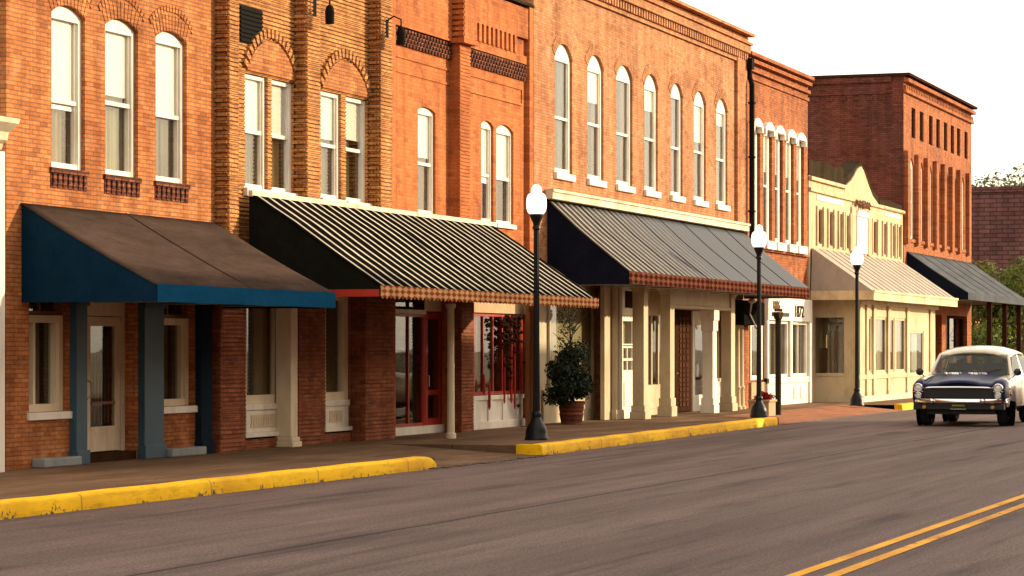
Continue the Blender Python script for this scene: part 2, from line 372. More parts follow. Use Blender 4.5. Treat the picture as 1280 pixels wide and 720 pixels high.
def win(root, xa, xb, za, zb, y, rise=0, fm='white', d=.14, fw=.065, rail=.5, blind=.5, head=None, gm='glass', room=None, bm='blind', curt=None, sill=None, mull=0, name='window', lab=None):
    """frame (the window itself) > pane, blind, curtain, sill"""
    f = MB(); e = .003
    zt = zb - rise; zh = zt - fw if rise else zb - fw
    if rise: zh = zt - .01
    f.box(xa+e, xa+fw, y, y+d, za, zt); f.box(xb-fw, xb-e, y, y+d, za, zt)
    f.box(xa+fw, xb-fw, y+.012, y+d, za, za+fw)
    if rise:
        A = arc(xa+e, xb-e, zt, rise-e); f.prism([(p[0],p[1]) for p in A], 'y', y, y+d*.6)
        f.box(xa+fw, xb-fw, y+.006, y+d*.9, zh-.05, zt)
    else: f.box(xa+fw, xb-fw, y+.006, y+d, zb-fw, zb-e)
    zr = za + fw + (zh-za-fw)*rail
    if rail: f.box(xa+fw, xb-fw, y+d*.2, y+d-.01, zr-.028, zr+.028)
    for k in range(mull):
        xm = xa+fw+(xb-xa-2*fw)*(k+1)/(mull+1); f.box(xm-.022, xm+.022, y+d*.25, y+d-.012, za+fw, zh)
    # sash stiles
    for x_a, x_b in ((xa+fw,xa+fw+.035),(xb-fw-.035,xb-fw)): f.box(x_a, x_b, y+d*.3, y+d-.015, za+fw, zh)
    w = obj(name, f, M[fm], root, label=lab)
    p = MB()
    if rail:
        p.box(xa+fw, xb-fw, y+d*.5, y+d*.5+.006, zr, zh); p.box(xa+fw, xb-fw, y+d*.72, y+d*.72+.006, za+fw, zr)
    else: p.box(xa+fw, xb-fw, y+d*.7, y+d*.7+.006, za+fw, zh)
    obj('pane', p, M[gm], w)
    if blind:
        bl = MB(); zb0 = zh - (zh-za-fw)*blind
        bl.box(xa+fw, xb-fw, y+d*.5+.014, y+d*.5+.019, zb0, zh-.001); bl.box(xa+fw, xb-fw, y+d*.5+.012, y+d*.5+.024, zb0-.025, zb0)
        obj('blind', bl, M[bm], w)
    if curt:
        for (fa, fb, cm) in curt:
            c = MB(); n = 22; pts = []
            X0, X1 = xa+fw+(xb-xa-2*fw)*fa, xa+fw+(xb-xa-2*fw)*fb
            for q in range(n+1): pts.append((X0+(X1-X0)*q/n, y+d+.035+.02*math.sin(q*1.9)+.015*random.random()))
            for q in range(n): c.poly([(pts[q][0],pts[q][1],za),(pts[q+1][0],pts[q+1][1],za),(pts[q+1][0],pts[q+1][1],zh+.05),(pts[q][0],pts[q][1],zh+.05)])
            obj('curtain', c, M[cm], w, smooth=True)
    if sill:
        s = MB(); s.box(xa-sill[0], xb+sill[0], y-sill[1], y+d*.5, za-sill[2], za-.002)
        obj('sill', s, M[sill[3]], w, bevel=.008)
    return w
def dentils(mb, x0, x1, y, z0, z1, pitch, duty, proud):
    n = int((x1-x0)/pitch)
    for k in range(n): a = x0+(k+.5-duty/2)*(x1-x0)/n; mb.box(a, a+duty*(x1-x0)/n, y-proud, y+.02, z0, z1)
def column(root, x0, x1, y, z0, z1, m='cream', base=.16, cap=.14, label=None, name='column', dep=None):
    w = dep or x1-x0; b = MB(); c = (x0+x1)/2
    b.box(x0, x1, y-w/2, y+w/2, z0+base, z1-cap)
    b.box(x0-.05, x1+.05, y-w/2-.05, y+w/2+.05, z0, z0+base*.55); b.box(x0-.025, x1+.025, y-w/2-.025, y+w/2+.025, z0+base*.55, z0+base)
    b.box(x0-.025, x1+.025, y-w/2-.025, y+w/2+.025, z1-cap, z1-cap*.5); b.box(x0-.05, x1+.05, y-w/2-.05, y+w/2+.05, z1-cap*.5, z1)
    return obj(name, b, M[m], root, label=label, bevel=.012)

def awning(root, x0, x1, prof, zlow, mtop, mside, mval, label, scallop=0, seam=0, side_low=None):
    """prof: (y,z) from the wall down to the front edge; parts of parts: side_panel, valance, frame_bar"""
    t = MB(); th = .018; nx = max(6, int((x1-x0)/.5)); rnd = random.Random(3)
    # subdivided canvas with slight sag between its bars
    fine = []
    for q in range(len(prof)-1):
        for k in range(4): fine.append((prof[q][0]+(prof[q+1][0]-prof[q][0])*k/4, prof[q][1]+(prof[q+1][1]-prof[q][1])*k/4))
    fine.append(prof[-1]); nx *= 2; K = len(fine)
    for i in range(nx+1):
        x = x0+(x1-x0)*i/nx
        for q, (yy, zz) in enumerate(fine):
            s = -.010*math.sin(math.pi*q/(K-1))*abs(math.sin(math.pi*i/4)) + rnd.uniform(-.002,.002)
            t.v.append((x, yy, zz+s))
    for i in range(nx):
        for q in range(K-1): a = i*K+q; t.f.append((a, a+1, a+K+1, a+K))
    aw = obj('awning', t, M[mtop], root, label=label, smooth=True)
    so = aw.modifiers.new('cloth', 'SOLIDIFY'); so.thickness = th; so.offset = -1
    yf, zf = prof[-1]; yw = prof[0][0]; sl = side_low if side_low is not None else zlow
    for xx in (x0+.012, x1-.030):
        s = MB(); pl = [(p[0], p[1]-.022) for p in prof] + [(yf+.004, sl), (yw, sl)]
        s.prism(pl, 'x', xx, xx+.018); obj('side_panel', s, M[mside], aw)
    v = MB(); n = 1 if not scallop else int((x1-x0)/scallop)*4; pts = []
    for i in range(n+1):
        x = x0+(x1-x0)*i/n; dz = 0 if not scallop else .045*abs(math.sin(math.pi*i/4))
        pts.append((x, zlow - dz + (.045 if scallop else 0)))
    for i in range(n):
        a, b = pts[i], pts[i+1]
        for yy in (yf-.012, yf-.004): v.poly([(a[0],yy,a[1]),(b[0],yy,b[1]),(b[0],yy,zf+.004),(a[0],yy,zf+.004)])
        v.poly([(a[0],yf-.012,a[1]),(b[0],yf-.012,b[1]),(b[0],yf-.004,b[1]),(a[0],yf-.004,a[1])])
    obj('valance', v, M[mval], aw)
    fb = MB(); k = max(2, int((x1-x0)/1.6))
    for i in range(k+1):
        x = x0+.06+(x1-x0-.12)*i/k; fb.tube([(x, p[0], p[1]-.05) for p in prof], .014, 6)
        fb.tube([(x,yf+.03,sl+.04),(x,yw-.02,sl+.04)], .014, 6)
    fb.tube([(x0+.03,yf+.03,sl+.03),(x1-.03,yf+.03,sl+.03)], .016, 6)
    obj('frame_bar', fb, M['zinc'], aw)
    ks = max(2, int((x1-x0)/seam)) if seam else 0
    for i in range(1, ks):                       # sewn seams over the bars
        sm = MB(); x = x0+(x1-x0)*i/ks+rnd.uniform(-.05,.05)
        sm.tube([(x, p[0]-.002, p[1]+.003) for p in fine], .008, 5); obj('seam', sm, M[mtop if mtop == 'navytop' else mside], aw)
    return aw

def leaves(mb, cx, cy, cz, rx, ry, rz, n, size, rnd, shell_=.35):
    """small leaf faces spread through a lumpy crown"""
    lumps = [(rnd.uniform(-.6,.6), rnd.uniform(-.6,.6), rnd.uniform(-.65,.7), rnd.uniform(.3,.55)) for _ in range(12)]
    for _ in range(n):
        l = rnd.choice(lumps)
        while True:
            p = Vector((rnd.uniform(-1,1),rnd.uniform(-1,1),rnd.uniform(-1,1)))
            if shell_ < p.length < 1: break
        q = Vector((cx+rx*(l[0]+p.x*l[3]), cy+ry*(l[1]+p.y*l[3]), cz+rz*(l[2]+p.z*l[3])))
        nrm = (p + Vector((rnd.uniform(-1,1),rnd.uniform(-1,1),rnd.uniform(-.3,1)))).normalized()
        u = nrm.orthogonal().normalized(); w = nrm.cross(u); s = size*rnd.uniform(.6,1.3); a = rnd.uniform(0,6.28)
        u, w = u*math.cos(a)+w*math.sin(a), w*math.cos(a)-u*math.sin(a)
        k = len(mb.v)
        mb.v += [tuple(q-u*s), tuple(q-w*s*.45+nrm*s*.12), tuple(q+u*s), tuple(q+w*s*.45+nrm*s*.12)]; mb.f.append((k,k+1,k+2,k+3))

# ------------------------------------------------------------------ ground, road, pavement
def ground_mat():
    m, nt, b = new_mat('asphalt'); co = coords(nt)
    fine = noise(nt, co, 60, 4, .8); med = noise(nt, co, 1.1, 6, .7)
    lane = noise(nt, scaled(nt, co, (.055,.9,1)), 1.3, 5, .65)
    mark = noise(nt, scaled(nt, co, (.16,1.6,1)), 1.0, 4, .6)
    col = ramp(nt, lane, [(.28,(.082,.057,.053)),(.5,(.130,.093,.087)),(.75,(.180,.133,.125))])
    col = mix(nt, col, ramp(nt, med, [(.3,(.7,.68,.68)),(.65,(1.15,1.12,1.1))]), .7, 'MULTIPLY')
    col = mix(nt, col, ramp(nt, fine, [(.3,(.55,.55,.55)),(.7,(1.4,1.38,1.35))]), .8, 'MULTIPLY')
    col = mix(nt, col, ramp(nt, mark, [(.30,(.42,.42,.44)),(.44,(1,1,1))]), .8, 'MULTIPLY')
    grit = noise(nt, scaled(nt, co, (.7,1,1)), 34, 3, .95)
    col = mix(nt, col, ramp(nt, grit, [(.32,(.42,.41,.40)),(.5,(.95,.95,.95)),(.64,(1.6,1.56,1.5))]), .9, 'MULTIPLY')
    vs_ = N(nt,'ShaderNodeTexVoronoi'); vs_.inputs['Scale'].default_value = 1.15; nt.links.new(co, vs_.inputs['Vector'])
    spot = ramp(nt, mth(nt,'ADD',vs_.outputs['Distance'],mth(nt,'MULTIPLY',noise(nt, co, 9, 3),.06)), [(.05,(1,1,1)),(.085,(0,0,0))])
    col = mix(nt, col, (.03,.024,.022), mth(nt,'MULTIPLY',spot,.55))
    skid = noise(nt, scaled(nt, co, (.09,5.5,1)), 1.0, 3, .55)
    col = mix(nt, col, ramp(nt, skid, [(.28,(.60,.58,.58)),(.42,(1,1,1)),(.7,(1.08,1.08,1.08))]), .8, 'MULTIPLY')
    # paving seam and hairline cracks
    sp = N(nt, 'ShaderNodeSeparateXYZ'); nt.links.new(co, sp.inputs[0])
    wv = mth(nt,'MULTIPLY',mth(nt,'SUBTRACT',noise(nt, co, .8, 5),.5),.12)
    seam = None
    for yy, wd in ((9.2,.022),(2.0,.018)):
        dd = mth(nt,'ABSOLUTE',mth(nt,'ADD',mth(nt,'SUBTRACT',sp.outputs[1],yy),wv))
        k = ramp(nt, mth(nt,'DIVIDE',dd,wd*2), [(.3,(1,1,1)),(1,(0,0,0))])
        seam = k if seam is None else mth(nt,'MAXIMUM',seam,k)
    vo = N(nt,'ShaderNodeTexVoronoi', feature='DISTANCE_TO_EDGE'); vo.inputs['Scale'].default_value = .22
    dv = N(nt,'ShaderNodeVectorMath', operation='ADD'); nt.links.new(co, dv.inputs[0])
    ns = N(nt,'ShaderNodeTexNoise'); ns.inputs['Scale'].default_value = 1.2; nt.links.new(co, ns.inputs[0]); nt.links.new(ns.outputs['Color'], dv.inputs[1])
    nt.links.new(dv.outputs[0], vo.inputs['Vector'])
    crack = ramp(nt, vo.outputs['Distance'], [(.0,(1,1,1)),(.010,(0,0,0))])
    seam = mth(nt,'MAXIMUM',seam,mth(nt,'MULTIPLY',crack,.18))
    col = mix(nt, col, (.02,.017,.017), mth(nt,'MULTIPLY',seam,.9))
    nt.links.new(col, b.inputs['Base Color'])
    nt.links.new(ramp(nt, med, [(.3,(.62,.62,.62)),(.7,(.85,.85,.85))]), b.inputs['Roughness'])
    b.inputs['Specular IOR Level'].default_value = .08
    bump(nt, b, mth(nt,'ADD',fine,mth(nt,'MULTIPLY',seam,-1)), .6, .008)
    return m
def walk_mat():
    m, nt, b = new_mat('pavement_concrete'); co = coords(nt)
    sp = N(nt, 'ShaderNodeSeparateXYZ'); nt.links.new(co, sp.inputs[0])
    n1 = noise(nt, scaled(nt, co, (.25,1,1)), 1.4, 6, .7); n2 = noise(nt, co, 40, 3, .8)
    col = ramp(nt, n1, [(.3,(.10,.057,.033)),(.55,(.175,.102,.060)),(.75,(.28,.18,.115))])
    col = mix(nt, col, ramp(nt, n2, [(.3,(.7,.7,.7)),(.7,(1.2,1.2,1.2))]), .7, 'MULTIPLY')
    jx = mth(nt,'ABSOLUTE',mth(nt,'SUBTRACT',mth(nt,'FRACT',mth(nt,'DIVIDE',sp.outputs[0],1.6)),.5))
    jy = mth(nt,'ABSOLUTE',mth(nt,'SUBTRACT',mth(nt,'FRACT',mth(nt,'DIVIDE',sp.outputs[1],1.25)),.5))
    j = mth(nt,'MAXIMUM',ramp(nt, jx, [(.492,(0,0,0)),(.497,(1,1,1))]),ramp(nt, jy, [(.49,(0,0,0)),(.496,(1,1,1))]))
    col = mix(nt, col, (.03,.022,.016), mth(nt,'MULTIPLY',j,.8))
    nt.links.new(col, b.inputs['Base Color']); b.inputs['Roughness'].default_value = .9; b.inputs['Specular IOR Level'].default_value = .05
    bump(nt, b, mth(nt,'SUBTRACT',n2,j), .4, .006)
    return m
def kerb_mat(c, chip, name, amt=.62, joint=.85):
    m, nt, b = new_mat(name); co = coords(nt)
    n1 = noise(nt, co, 2.2, 8, .8); n2 = noise(nt, co, 14, 5, .75); n3 = noise(nt, scaled(nt, co, (.5,1,1)), 1.1, 4)
    f = mth(nt,'ADD',mth(nt,'MULTIPLY',n1,.55),mth(nt,'MULTIPLY',n2,.45))
    sp = N(nt, 'ShaderNodeSeparateXYZ'); nt.links.new(co, sp.inputs[0])
    low = ramp(nt, sp.outputs[2], [(.0,(1,1,1)),(.10,(0,0,0))])      # tyres wear the foot of the kerb
    f = mth(nt,'ADD',f,mth(nt,'MULTIPLY',low,.085))
    k = ramp(nt, f, [(amt,(0,0,0)),(amt+.025,(1,1,1))])
    jn = mth(nt,'ABSOLUTE',mth(nt,'SUBTRACT',mth(nt,'FRACT',mth(nt,'DIVIDE',sp.outputs[0],3.05)),.5))
    k = mth(nt,'MAXIMUM',k,mth(nt,'MULTIPLY',ramp(nt, jn, [(.4955,(0,0,0)),(.4975,(1,1,1))]),joint))
    col = mix(nt, c, (c[0]*.62,c[1]*.52,c[2]*.6), ramp(nt, n3, [(.4,(0,0,0)),(.7,(1,1,1))]))
    col = mix(nt, col, ramp(nt, noise(nt, scaled(nt,co,(.35,2,2)), 6, 5, .8), [(.33,(.35,.3,.28)),(.5,(1,1,1))]), .4, 'MULTIPLY')
    nt.links.new(mix(nt, col, chip, k), b.inputs['Base Color']); b.inputs['Roughness'].default_value = .7; b.inputs['Specular IOR Level'].default_value = .15
    bump(nt, b, mth(nt,'SUBTRACT',n2,k), .4, .006)
    return m
M['litter'] = paint('dry_leaf', (.24,.14,.06), .9)
M['asphalt'] = ground_mat(); M['walk'] = walk_mat()
M['kerb'] = kerb_mat((.95,.55,.004), (.10,.07,.05), 'yellow_kerb_paint', .60)
M['line'] = kerb_mat((.74,.36,.02), (.09,.07,.065), 'yellow_road_paint', .65, 0)
M['ramp'] = brick('ramp_brick', (.36,.13,.06), (.42,.17,.08), (.22,.10,.06), rowh=.2, bw=.2, ms=.012)
M['soil'] = paint('dry_ground', (.17,.13,.08), .95, .8, .5, 2)
M['gutter'] = kerb_mat((.36,.30,.25), (.10,.075,.065), 'pale_gutter_concrete', .5)

b = MB(); b.poly([(-1500,-1500,-.03),(1500,-1500,-.03),(1500,1500,-.03),(-1500,1500,-.03)]); struct('ground', b, M['soil'])
b = MB(); b.poly([(-80,-4.4,0),(420,-4.4,0),(420,14.6,0),(-80,14.6,0)]); struct('road', b, M['asphalt'])
b = MB(); 
for yy in (4.56, 4.29): b.poly([(-80,yy-.055,.004),(420,yy-.055,.004),(420,yy+.055,.004),(-80,yy+.055,.004)])
struct('road_markings', b, M['line'])
b = MB(); T = SW
def flat(b, *p): b.poly(p)
YB = 21.0
flat(b,(-40,13.55,T),(34.6,13.55,T),(34.6,YB,T),(-40,YB,T))
flat(b,(34.6,16.2,T),(39.4,16.2,T),(39.4,YB,T),(34.6,YB,T)); flat(b,(34.6,13.42,.006),(39.4,13.42,.006),(39.4,14.15,.03),(34.6,14.15,.03)); flat(b,(34.6,14.15,.03),(39.4,14.15,.03),(39.4,16.2,T),(34.6,16.2,T))
flat(b,(34.6,13.42,.0),(34.6,14.15,0),(34.6,16.2,T),(34.6,13.42,T)); flat(b,(39.45,13.6,0),(39.45,14.15,0),(39.45,16.2,T),(39.45,13.6,T))
flat(b,(39.45,13.6,T),(57.0,14.1,T),(57.0,YB,T),(39.45,YB,T)); 
flat(b,(57.0,15.6,T),(71.2,15.6,T),(71.2,YB,T),(57.0,YB,T))
flat(b,(71.2,14.15,T),(104,14.15,T),(104,YB,T),(71.2,YB,T))
struct('pavement', b, M['walk'], weld=False)
b = MB(); flat(b,(57.0,13.95,.008),(71.2,13.95,.008),(71.2,15.6,T),(57.0,15.6,T)); flat(b,(57.0,13.95,0),(57.0,15.6,0),(57.0,15.6,T),(57.0,13.95,T)); struct('ramp', b, M['ramp'])
b = MB()
def kerb(b, xa, ya, xb, yb, h=.172, w=.22, ea=0, eb=0):
    n = max(2, int((xb-xa)/.6)); prof = lambda y, hh: [(y,0),(y-.012+.02,hh*.8),(y+.03,hh*.96),(y+.055,hh),(y+w,hh),(y+w,0)]
    rows = []
    for i in range(n+1):
        t = i/n; x = xa+(xb-xa)*t; y = ya+(yb-ya)*t; hh = h + .004*math.sin(i*1.7)
        rows.append([(x,p[0],p[1]) for p in prof(y + .004*math.sin(i*2.3), hh)])
    if eb:  # rounded, dropped end
        for k in range(1,6):
            a = k/5*math.pi/2; rows.append([(xb+eb*math.sin(a),p[0],p[1]) for p in prof(yb, max(.01,h*math.cos(a)**.7))])
    for i in range(len(rows)-1):
        for q in range(5): b.poly([rows[i][q],rows[i+1][q],rows[i+1][q+1],rows[i][q+1]])
    b.poly(rows[0]); b.poly(rows[-1])
kerb(b, -40, 13.38, 34.3, 13.40, eb=.35); kerb(b, 39.3, 13.42, 56.9, 13.95); kerb(b, 71.2, 13.98, 104, 14.0)
b.box(39.28, 39.50, 13.64, 13.86, .0, .168)     # kerb return beside the ramp
struct('kerb', b, M['kerb'], smooth=True)
b = MB(); rr = random.Random(5)
for x in [34.4+i*.16 for i in range(33)]:       # broken gutter edge across the ramp mouth
    y = 13.33+rr.uniform(-.05,.04); s = rr.uniform(.05,.13); b.prism([(x-s,y-s*.5),(x+s,y-s*.4),(x+s*.8,y+s*.5),(x-s*.7,y+s*.6)], 'z', 0.002, rr.uniform(.008,.02))
b.prism([(57.2,13.78),(71.2,13.84),(71.2,13.97),(57.2,13.94)], 'z', 0.001, .012)
struct('gutter_edge', b, M['gutter'], weld=False)
b = MB(); rr = random.Random(31)
for k in range(260):                            # dry leaves blown along the kerb and pavement
    x = rr.uniform(22,70); y = (13.36-abs(rr.gauss(0,.25))) if k % 3 else rr.uniform(13.8,16.2); z = .006 if k % 3 else SW+.006
    if 34.5 < x < 39.6 and k % 3 == 0: continue
    a = rr.uniform(0,6.28); s_ = rr.uniform(.012,.032); u = Vector((math.cos(a),math.sin(a),rr.uniform(-.2,.2))); v_ = Vector((-math.sin(a),math.cos(a),rr.uniform(-.2,.3)))
    q = Vector((x,y,z+s_*.3)); b.poly([tuple(q-u*s_),tuple(q-v_*s_*.5),tuple(q+u*s_),tuple(q+v_*s_*.5)])
obj('fallen_leaves', b, M['litter'], None, 'dry brown leaves scattered along the kerb', 'leaves', kind='stuff', weld=False)
b = MB(); b.box(-80,-8.3,-80,-80.1,0,.1); b = MB(); b.box(-80,420,-8.3,-4.4,-.02,.15); struct('far_pavement', b, M['walk'])

# ------------------------------------------------------------------ BUILDING: white one-storey neighbour at the left edge
t = thing('white_shop', 'white corner pilaster and moulded cornice of the low shop left of the orange brick building', 'building', (28,DF,SW))
b = MB(); b.box(20.2, 29.15, DF+.02, DF+10, SW, 4.1); obj('wall', b, M['white'], t)
b = MB(); b.box(28.05, 28.70, DF-.30, DF+.0, SW, 4.12)
for k in range(3): b.box(28.15+k*.17, 28.23+k*.17, DF-.325, DF-.29, .6, 3.9)
obj('pilaster', b, M['white'], t, bevel=.01)
b = MB(); cp = [(DF+.1,4.13),(DF-.36,4.13),(DF-.38,4.20),(DF-.44,4.24),(DF-.46,4.34),(DF-.60,4.44),(DF-.62,4.50),(DF+.1,4.50)]
b.prism(cp, 'x', 20.2, 28.52); obj('cornice', b, M['wht2'], t, bevel=.006)

# ------------------------------------------------------------------ BUILDING 1: orange brick, navy awning
def building(name, label, x0): return thing(name, label, 'building', (x0,DF,SW))
t = building('brick_building', 'orange brick building with three tall arched windows above a navy canvas awning', 29.23)
x0, x1, z1 = 29.235, 35.20, 8.4
W1 = [(30.38,31.28),(31.84,32.79),(33.32,34.29)]
ops = [(a,b_,4.05,6.20,.13) for a,b_ in W1]
ops += [(29.80,30.86,.86,2.40),(31.18,32.78,SW,2.40),(33.40,34.55,.86,2.40)]
b = MB(); wall_sheet(b, x0, x1, SW, z1, DF, DF+.32, ops)
shell(b, x0, x1, z1, DF+.32, 13, 7.8)
for (a,b_) in W1:
    voussoirs(b, a-.01, b_+.01, 6.07, .13, DF, .24, proud=.008); voussoirs(b, a-.16, b_+.16, 6.22, .25, DF, .10, proud=.016)
obj('wall', b, M['orange'], t, weld=False)
inner(t, x0+.25, x1-.25, DF+.33, [(SW,3.3),(3.6,7.4)])
cc = [[(.18,.75,'curtain')],[(.0,1,'olive')],[(.12,.5,'curtain'),(.62,.95,'olive')]]
for q, (a,b_) in enumerate(W1):
    w = win(t, a, b_, 4.05, 6.20, DF+.06, .13, rail=(.42,.47,.45)[q], blind=(.62,.46,.55)[q], curt=cc[q], fw=.075, d=.12)
    s = MB(); s.box(a-.05, b_+.05, DF-.035, DF+.06, 3.98, 4.045); s.box(a-.03, b_+.03, DF-.012, DF+.01, 3.78, 3.98)
    dentils(s, a-.03, b_+.03, DF-.012, 3.86, 3.97, .13, .55, .022); dentils(s, a-.03, b_+.03, DF-.012, 3.79, 3.85, .13, .6, .014)
    obj('sill', s, M['dkbrick'], w)
# ground floor
for (a,b_) in ((29.80,30.86),(33.40,34.55)):
    w = win(t, a, b_, .86, 2.12, DF+.10, rail=0, blind=0, fm='ivory', mull=0, gm='shop', d=.16, fw=.10, curt=[(.30,.78,'curtain')], sill=(.05,.14,.10,'white'), name='shop_window')
    f = MB(); xm = a+.34*(b_-a); f.box(xm-.03, xm+.03, DF+.13, DF+.2, .96, 2.02); obj('mullion', f, M['ivory'], w)
    if a < 30: # goods on the window ledge
        f = MB(); f.box(30.18,30.48,DF+.3,DF+.45,.9,1.0); f.box(30.24,30.42,DF+.3,DF+.42,1.0,1.05); obj('display', f, M['redp'], w, bevel=.015)
    w2 = win(t, a, b_, 2.122, 2.40, DF+.12, rail=0, blind=0, fm='brownp', gm='shop', d=.1, fw=.05, mull=1, name='transom_window')
for (a,b_,m) in ((30.86,31.17,'blue'),(32.79,33.39,'blue'),(34.56,34.93,'dkblue')):
    b = MB(); b.box(a+.004, b_-.004, DF-.10, DF+.3, SW, 2.38); b.box(a-.02, b_+.02, DF-.13, DF+.0, SW, .34); b.box(a-.02, b_+.02, DF-.13, DF, 2.25, 2.36)
    obj('pilaster', b, M[m], t, label=('blue grey painted timber pilaster' if m == 'blue' else 'dark blue painted pilaster'), bevel=.01)
for (a,b_) in ((29.86,30.84),(33.45,34.54)):
    b = MB(); b.box(a, b_, DF-.20, DF-.001, SW, .27); obj('plinth', b, M['grey'], t, bevel=.02)
# recessed entrance
b = MB(); yr = DF+.20; ST = SW+.12
b.box(31.18,32.78,yr,yr+.09,2.13,2.40); b.box(31.18,31.30,yr,yr+.09,ST,2.13); b.box(32.68,32.78,yr,yr+.09,ST,2.13); b.box(31.56,31.64,yr,yr+.09,ST,2.13)
b.box(31.30,31.56,yr+.03,yr+.07,SW,2.13); obj('door_frame', b, M['taupe'], t)
b = MB(); b.box(31.42,31.45,yr-.012,yr+.03,.62,1.75); obj('slot_panel', b, M['black'], t)
b = MB(); dx0, dx1 = 31.65, 32.67
for q in ((dx0,dx0+.17,ST+.01,2.12),(dx1-.15,dx1,ST+.01,2.12),(dx0+.17,dx1-.15,ST+.01,.62),(dx0+.17,dx1-.15,1.99,2.12)): b.box(q[0],q[1],yr+.015,yr+.06,q[2],q[3])
d = obj('door', b, M['taupe'], t, bevel=.008)
b = MB(); b.box(dx0+.17,dx1-.15,yr+.03,yr+.036,.62,1.99); obj('pane', b, M['shop'], d)
b = MB(); rr = random.Random(21)
for k in range(7): xx = dx0+.2+k*.095; b.box(xx, xx+.03, yr+.075, yr+.10, .66, rr.uniform(1.5,1.95))
for zz in (.9,1.25,1.6): b.box(dx0+.18, dx1-.16, yr+.101, yr+.125, zz, zz+.03)
obj('display', b, M['brownp'], d)
b = MB(); b.box(dx0+.19,dx1-.17,yr-.0,yr+.02,.92,.96); obj('push_bar', b, M['brownp'], d)
b = MB(); b.tube([(dx0+.07,yr+.01,1.0),(dx0+.07,yr-.05,1.03),(dx0+.07,yr-.05,1.22),(dx0+.07,yr+.01,1.25)],.012); obj('handle', b, M['chrome'], d)
b = MB(); b.box(31.19,32.77,DF+.02,yr+.1,SW+.001,ST); obj('threshold', b, M['dkwood'], t)
awning(t, 29.59, 35.19, [(DF-.01,3.54),(16.45,3.155),(15.85,2.825),(15.2,2.49)], 2.27, 'navytop', 'navy', 'valblue', 'dark brown canvas awning with navy sides and a blue valance', seam=1.9)

# ------------------------------------------------------------------ BUILDING 2: ribbed tan brick
t = building('brick_building', 'golden ribbed brick building with two pairs of windows under half round brick arches', 35.2)
x0, x1, z1 = 35.21, 42.07, 8.7
ops = [(36.26,37.07,4.12,5.86),(37.22,38.06,4.12,5.86),(39.10,39.94,4.12,5.86),(40.14,41.06,4.12,5.86)]
gop = [(36.30,37.72,.30,2.9),(39.30,40.36,.30,2.9)]
b = MB(); y2 = DF+.02; RB = (.062,.016)
wall_sheet(b, x0, x1, 3.0, z1, y2, y2+.34, ops, rib=RB)
shell(b, x0, x1, z1, y2+.34, 13, 7.9)
obj('wall', b, M['tan'], t, weld=False)
b = MB(); wall_sheet(b, x0, x1, SW, 2.999, y2, y2+.34, gop, rib=(.062,.012)); obj('lower_wall', b, M['red'], t, label='dark red ribbed brick of the ground floor', weld=False)
for (a,c_) in ((35.26,35.58),(38.08,38.58),(41.12,41.62)):
    b = MB(); wall_sheet(b, a, c_, 2.8, z1+.05, y2-.22, y2-.02, rib=RB)
    # corbelled ends give the shaded sides their ragged edge
    z = 2.8
    while z < z1: 
        b.box(a-.035, a+.02, y2-.20, y2-.02, z, z+.045); z += .105
    obj('pilaster', b, M['tan'], t, weld=False)
inner(t, x0+.25, x1-.25, y2+.35, [(SW,3.3),(3.6,7.6)])
for q, o in enumerate(ops):
    win(t, o[0], o[1], o[2], o[3], y2+.035, rail=.5, blind=(.50,.5,.42,.38)[q], fw=.07, d=.10, sill=(.06,.12,.13,'white'), curt=[[(.5,.8,'olive')],[(.45,.85,'curtain')],[(.3,.7,'olive')],[(.2,.6,'olive')]][q])
for (a,c_) in ((36.28,38.05),(39.12,41.04)):
    b = MB(); P = arc(a, c_, 5.90, .52, 24); b.prism(P, 'y', y2-.045, y2+.01)
    w_ = obj('tympanum', b, M['orange'], t)
    v = MB(); voussoirs(v, a-.02, c_+.02, 5.90, .56, y2-.012, .15, 17, .05, .42); obj('brick_arch', v, M['tan'], t)
b = MB(); b.box(36.06,36.86,y2-.022,y2+.01,6.30,6.86)
for k in range(8): b.box(36.07,36.85,y2-.04,y2-.02,6.32+k*.068,6.355+k*.068)
obj('vent', b, M['soot'], t, label='dark louvred vent in the ribbed wall')
for x in (38.36, 41.38):
    b = MB(); yq = y2-.22
    b.tube([(x,yq,7.22),(x,yq-.14,7.30),(x+.03,yq-.26,7.24),(x+.03,yq-.26,7.1)],.014); b.lathe((x+.03,yq-.26,6.82),[(.07,0),(.075,.2),(.05,.28),(.02,.3)],12); b.box(x-.06,x+.06,yq-.02,yq,6.95,7.24)
    obj('wall_lamp', b, M['soot'], t)
for (a,c_,_za,_zb) in gop:
    cr = 'olive' if a < 37 else 'green'
    w = win(t, a, c_-.01, .84, 2.6, y2+.04, rail=0, blind=0, fm='ivory', gm='shop', d=.14, fw=.13, curt=[(.55,.95,'curtain')] if a < 37 else [(.05,.9,'olive')], name='shop_window')
    f = MB(); f.box(a, c_-.01, y2+.005, y2+.2, .745, .838); f.box(a, c_-.01, y2+.03, y2+.2, .40, .745); f.box(a-.03, c_+.02, y2-.03, y2+.2, .33, .40)
    f.box(a+.06, a+.16, y2+.01, y2+.04, .41, .74); f.box(c_-.17, c_-.07, y2+.01, y2+.04, .41, .74); obj('stall_riser', f, M['white'], w, bevel=.006)
    f = MB(); n = int((c_-a-.5)/.09)
    for k in range(n): x = a+.24+k*.09; f.prism([(x,.48),(x+.05,.48),(x+.09,.67),(x+.04,.67)], 'y', y2+.016, y2+.034); f.prism([(x+.04,.48),(x+.09,.48),(x+.05,.67),(x,.67)], 'y', y2+.020, y2+.032)
    obj('lattice', f, M['taupe'], w)
column(t, 37.46, 37.72, y2-.10, SW, 2.62, 'ivory', label='square cream painted post beside the brick pier')
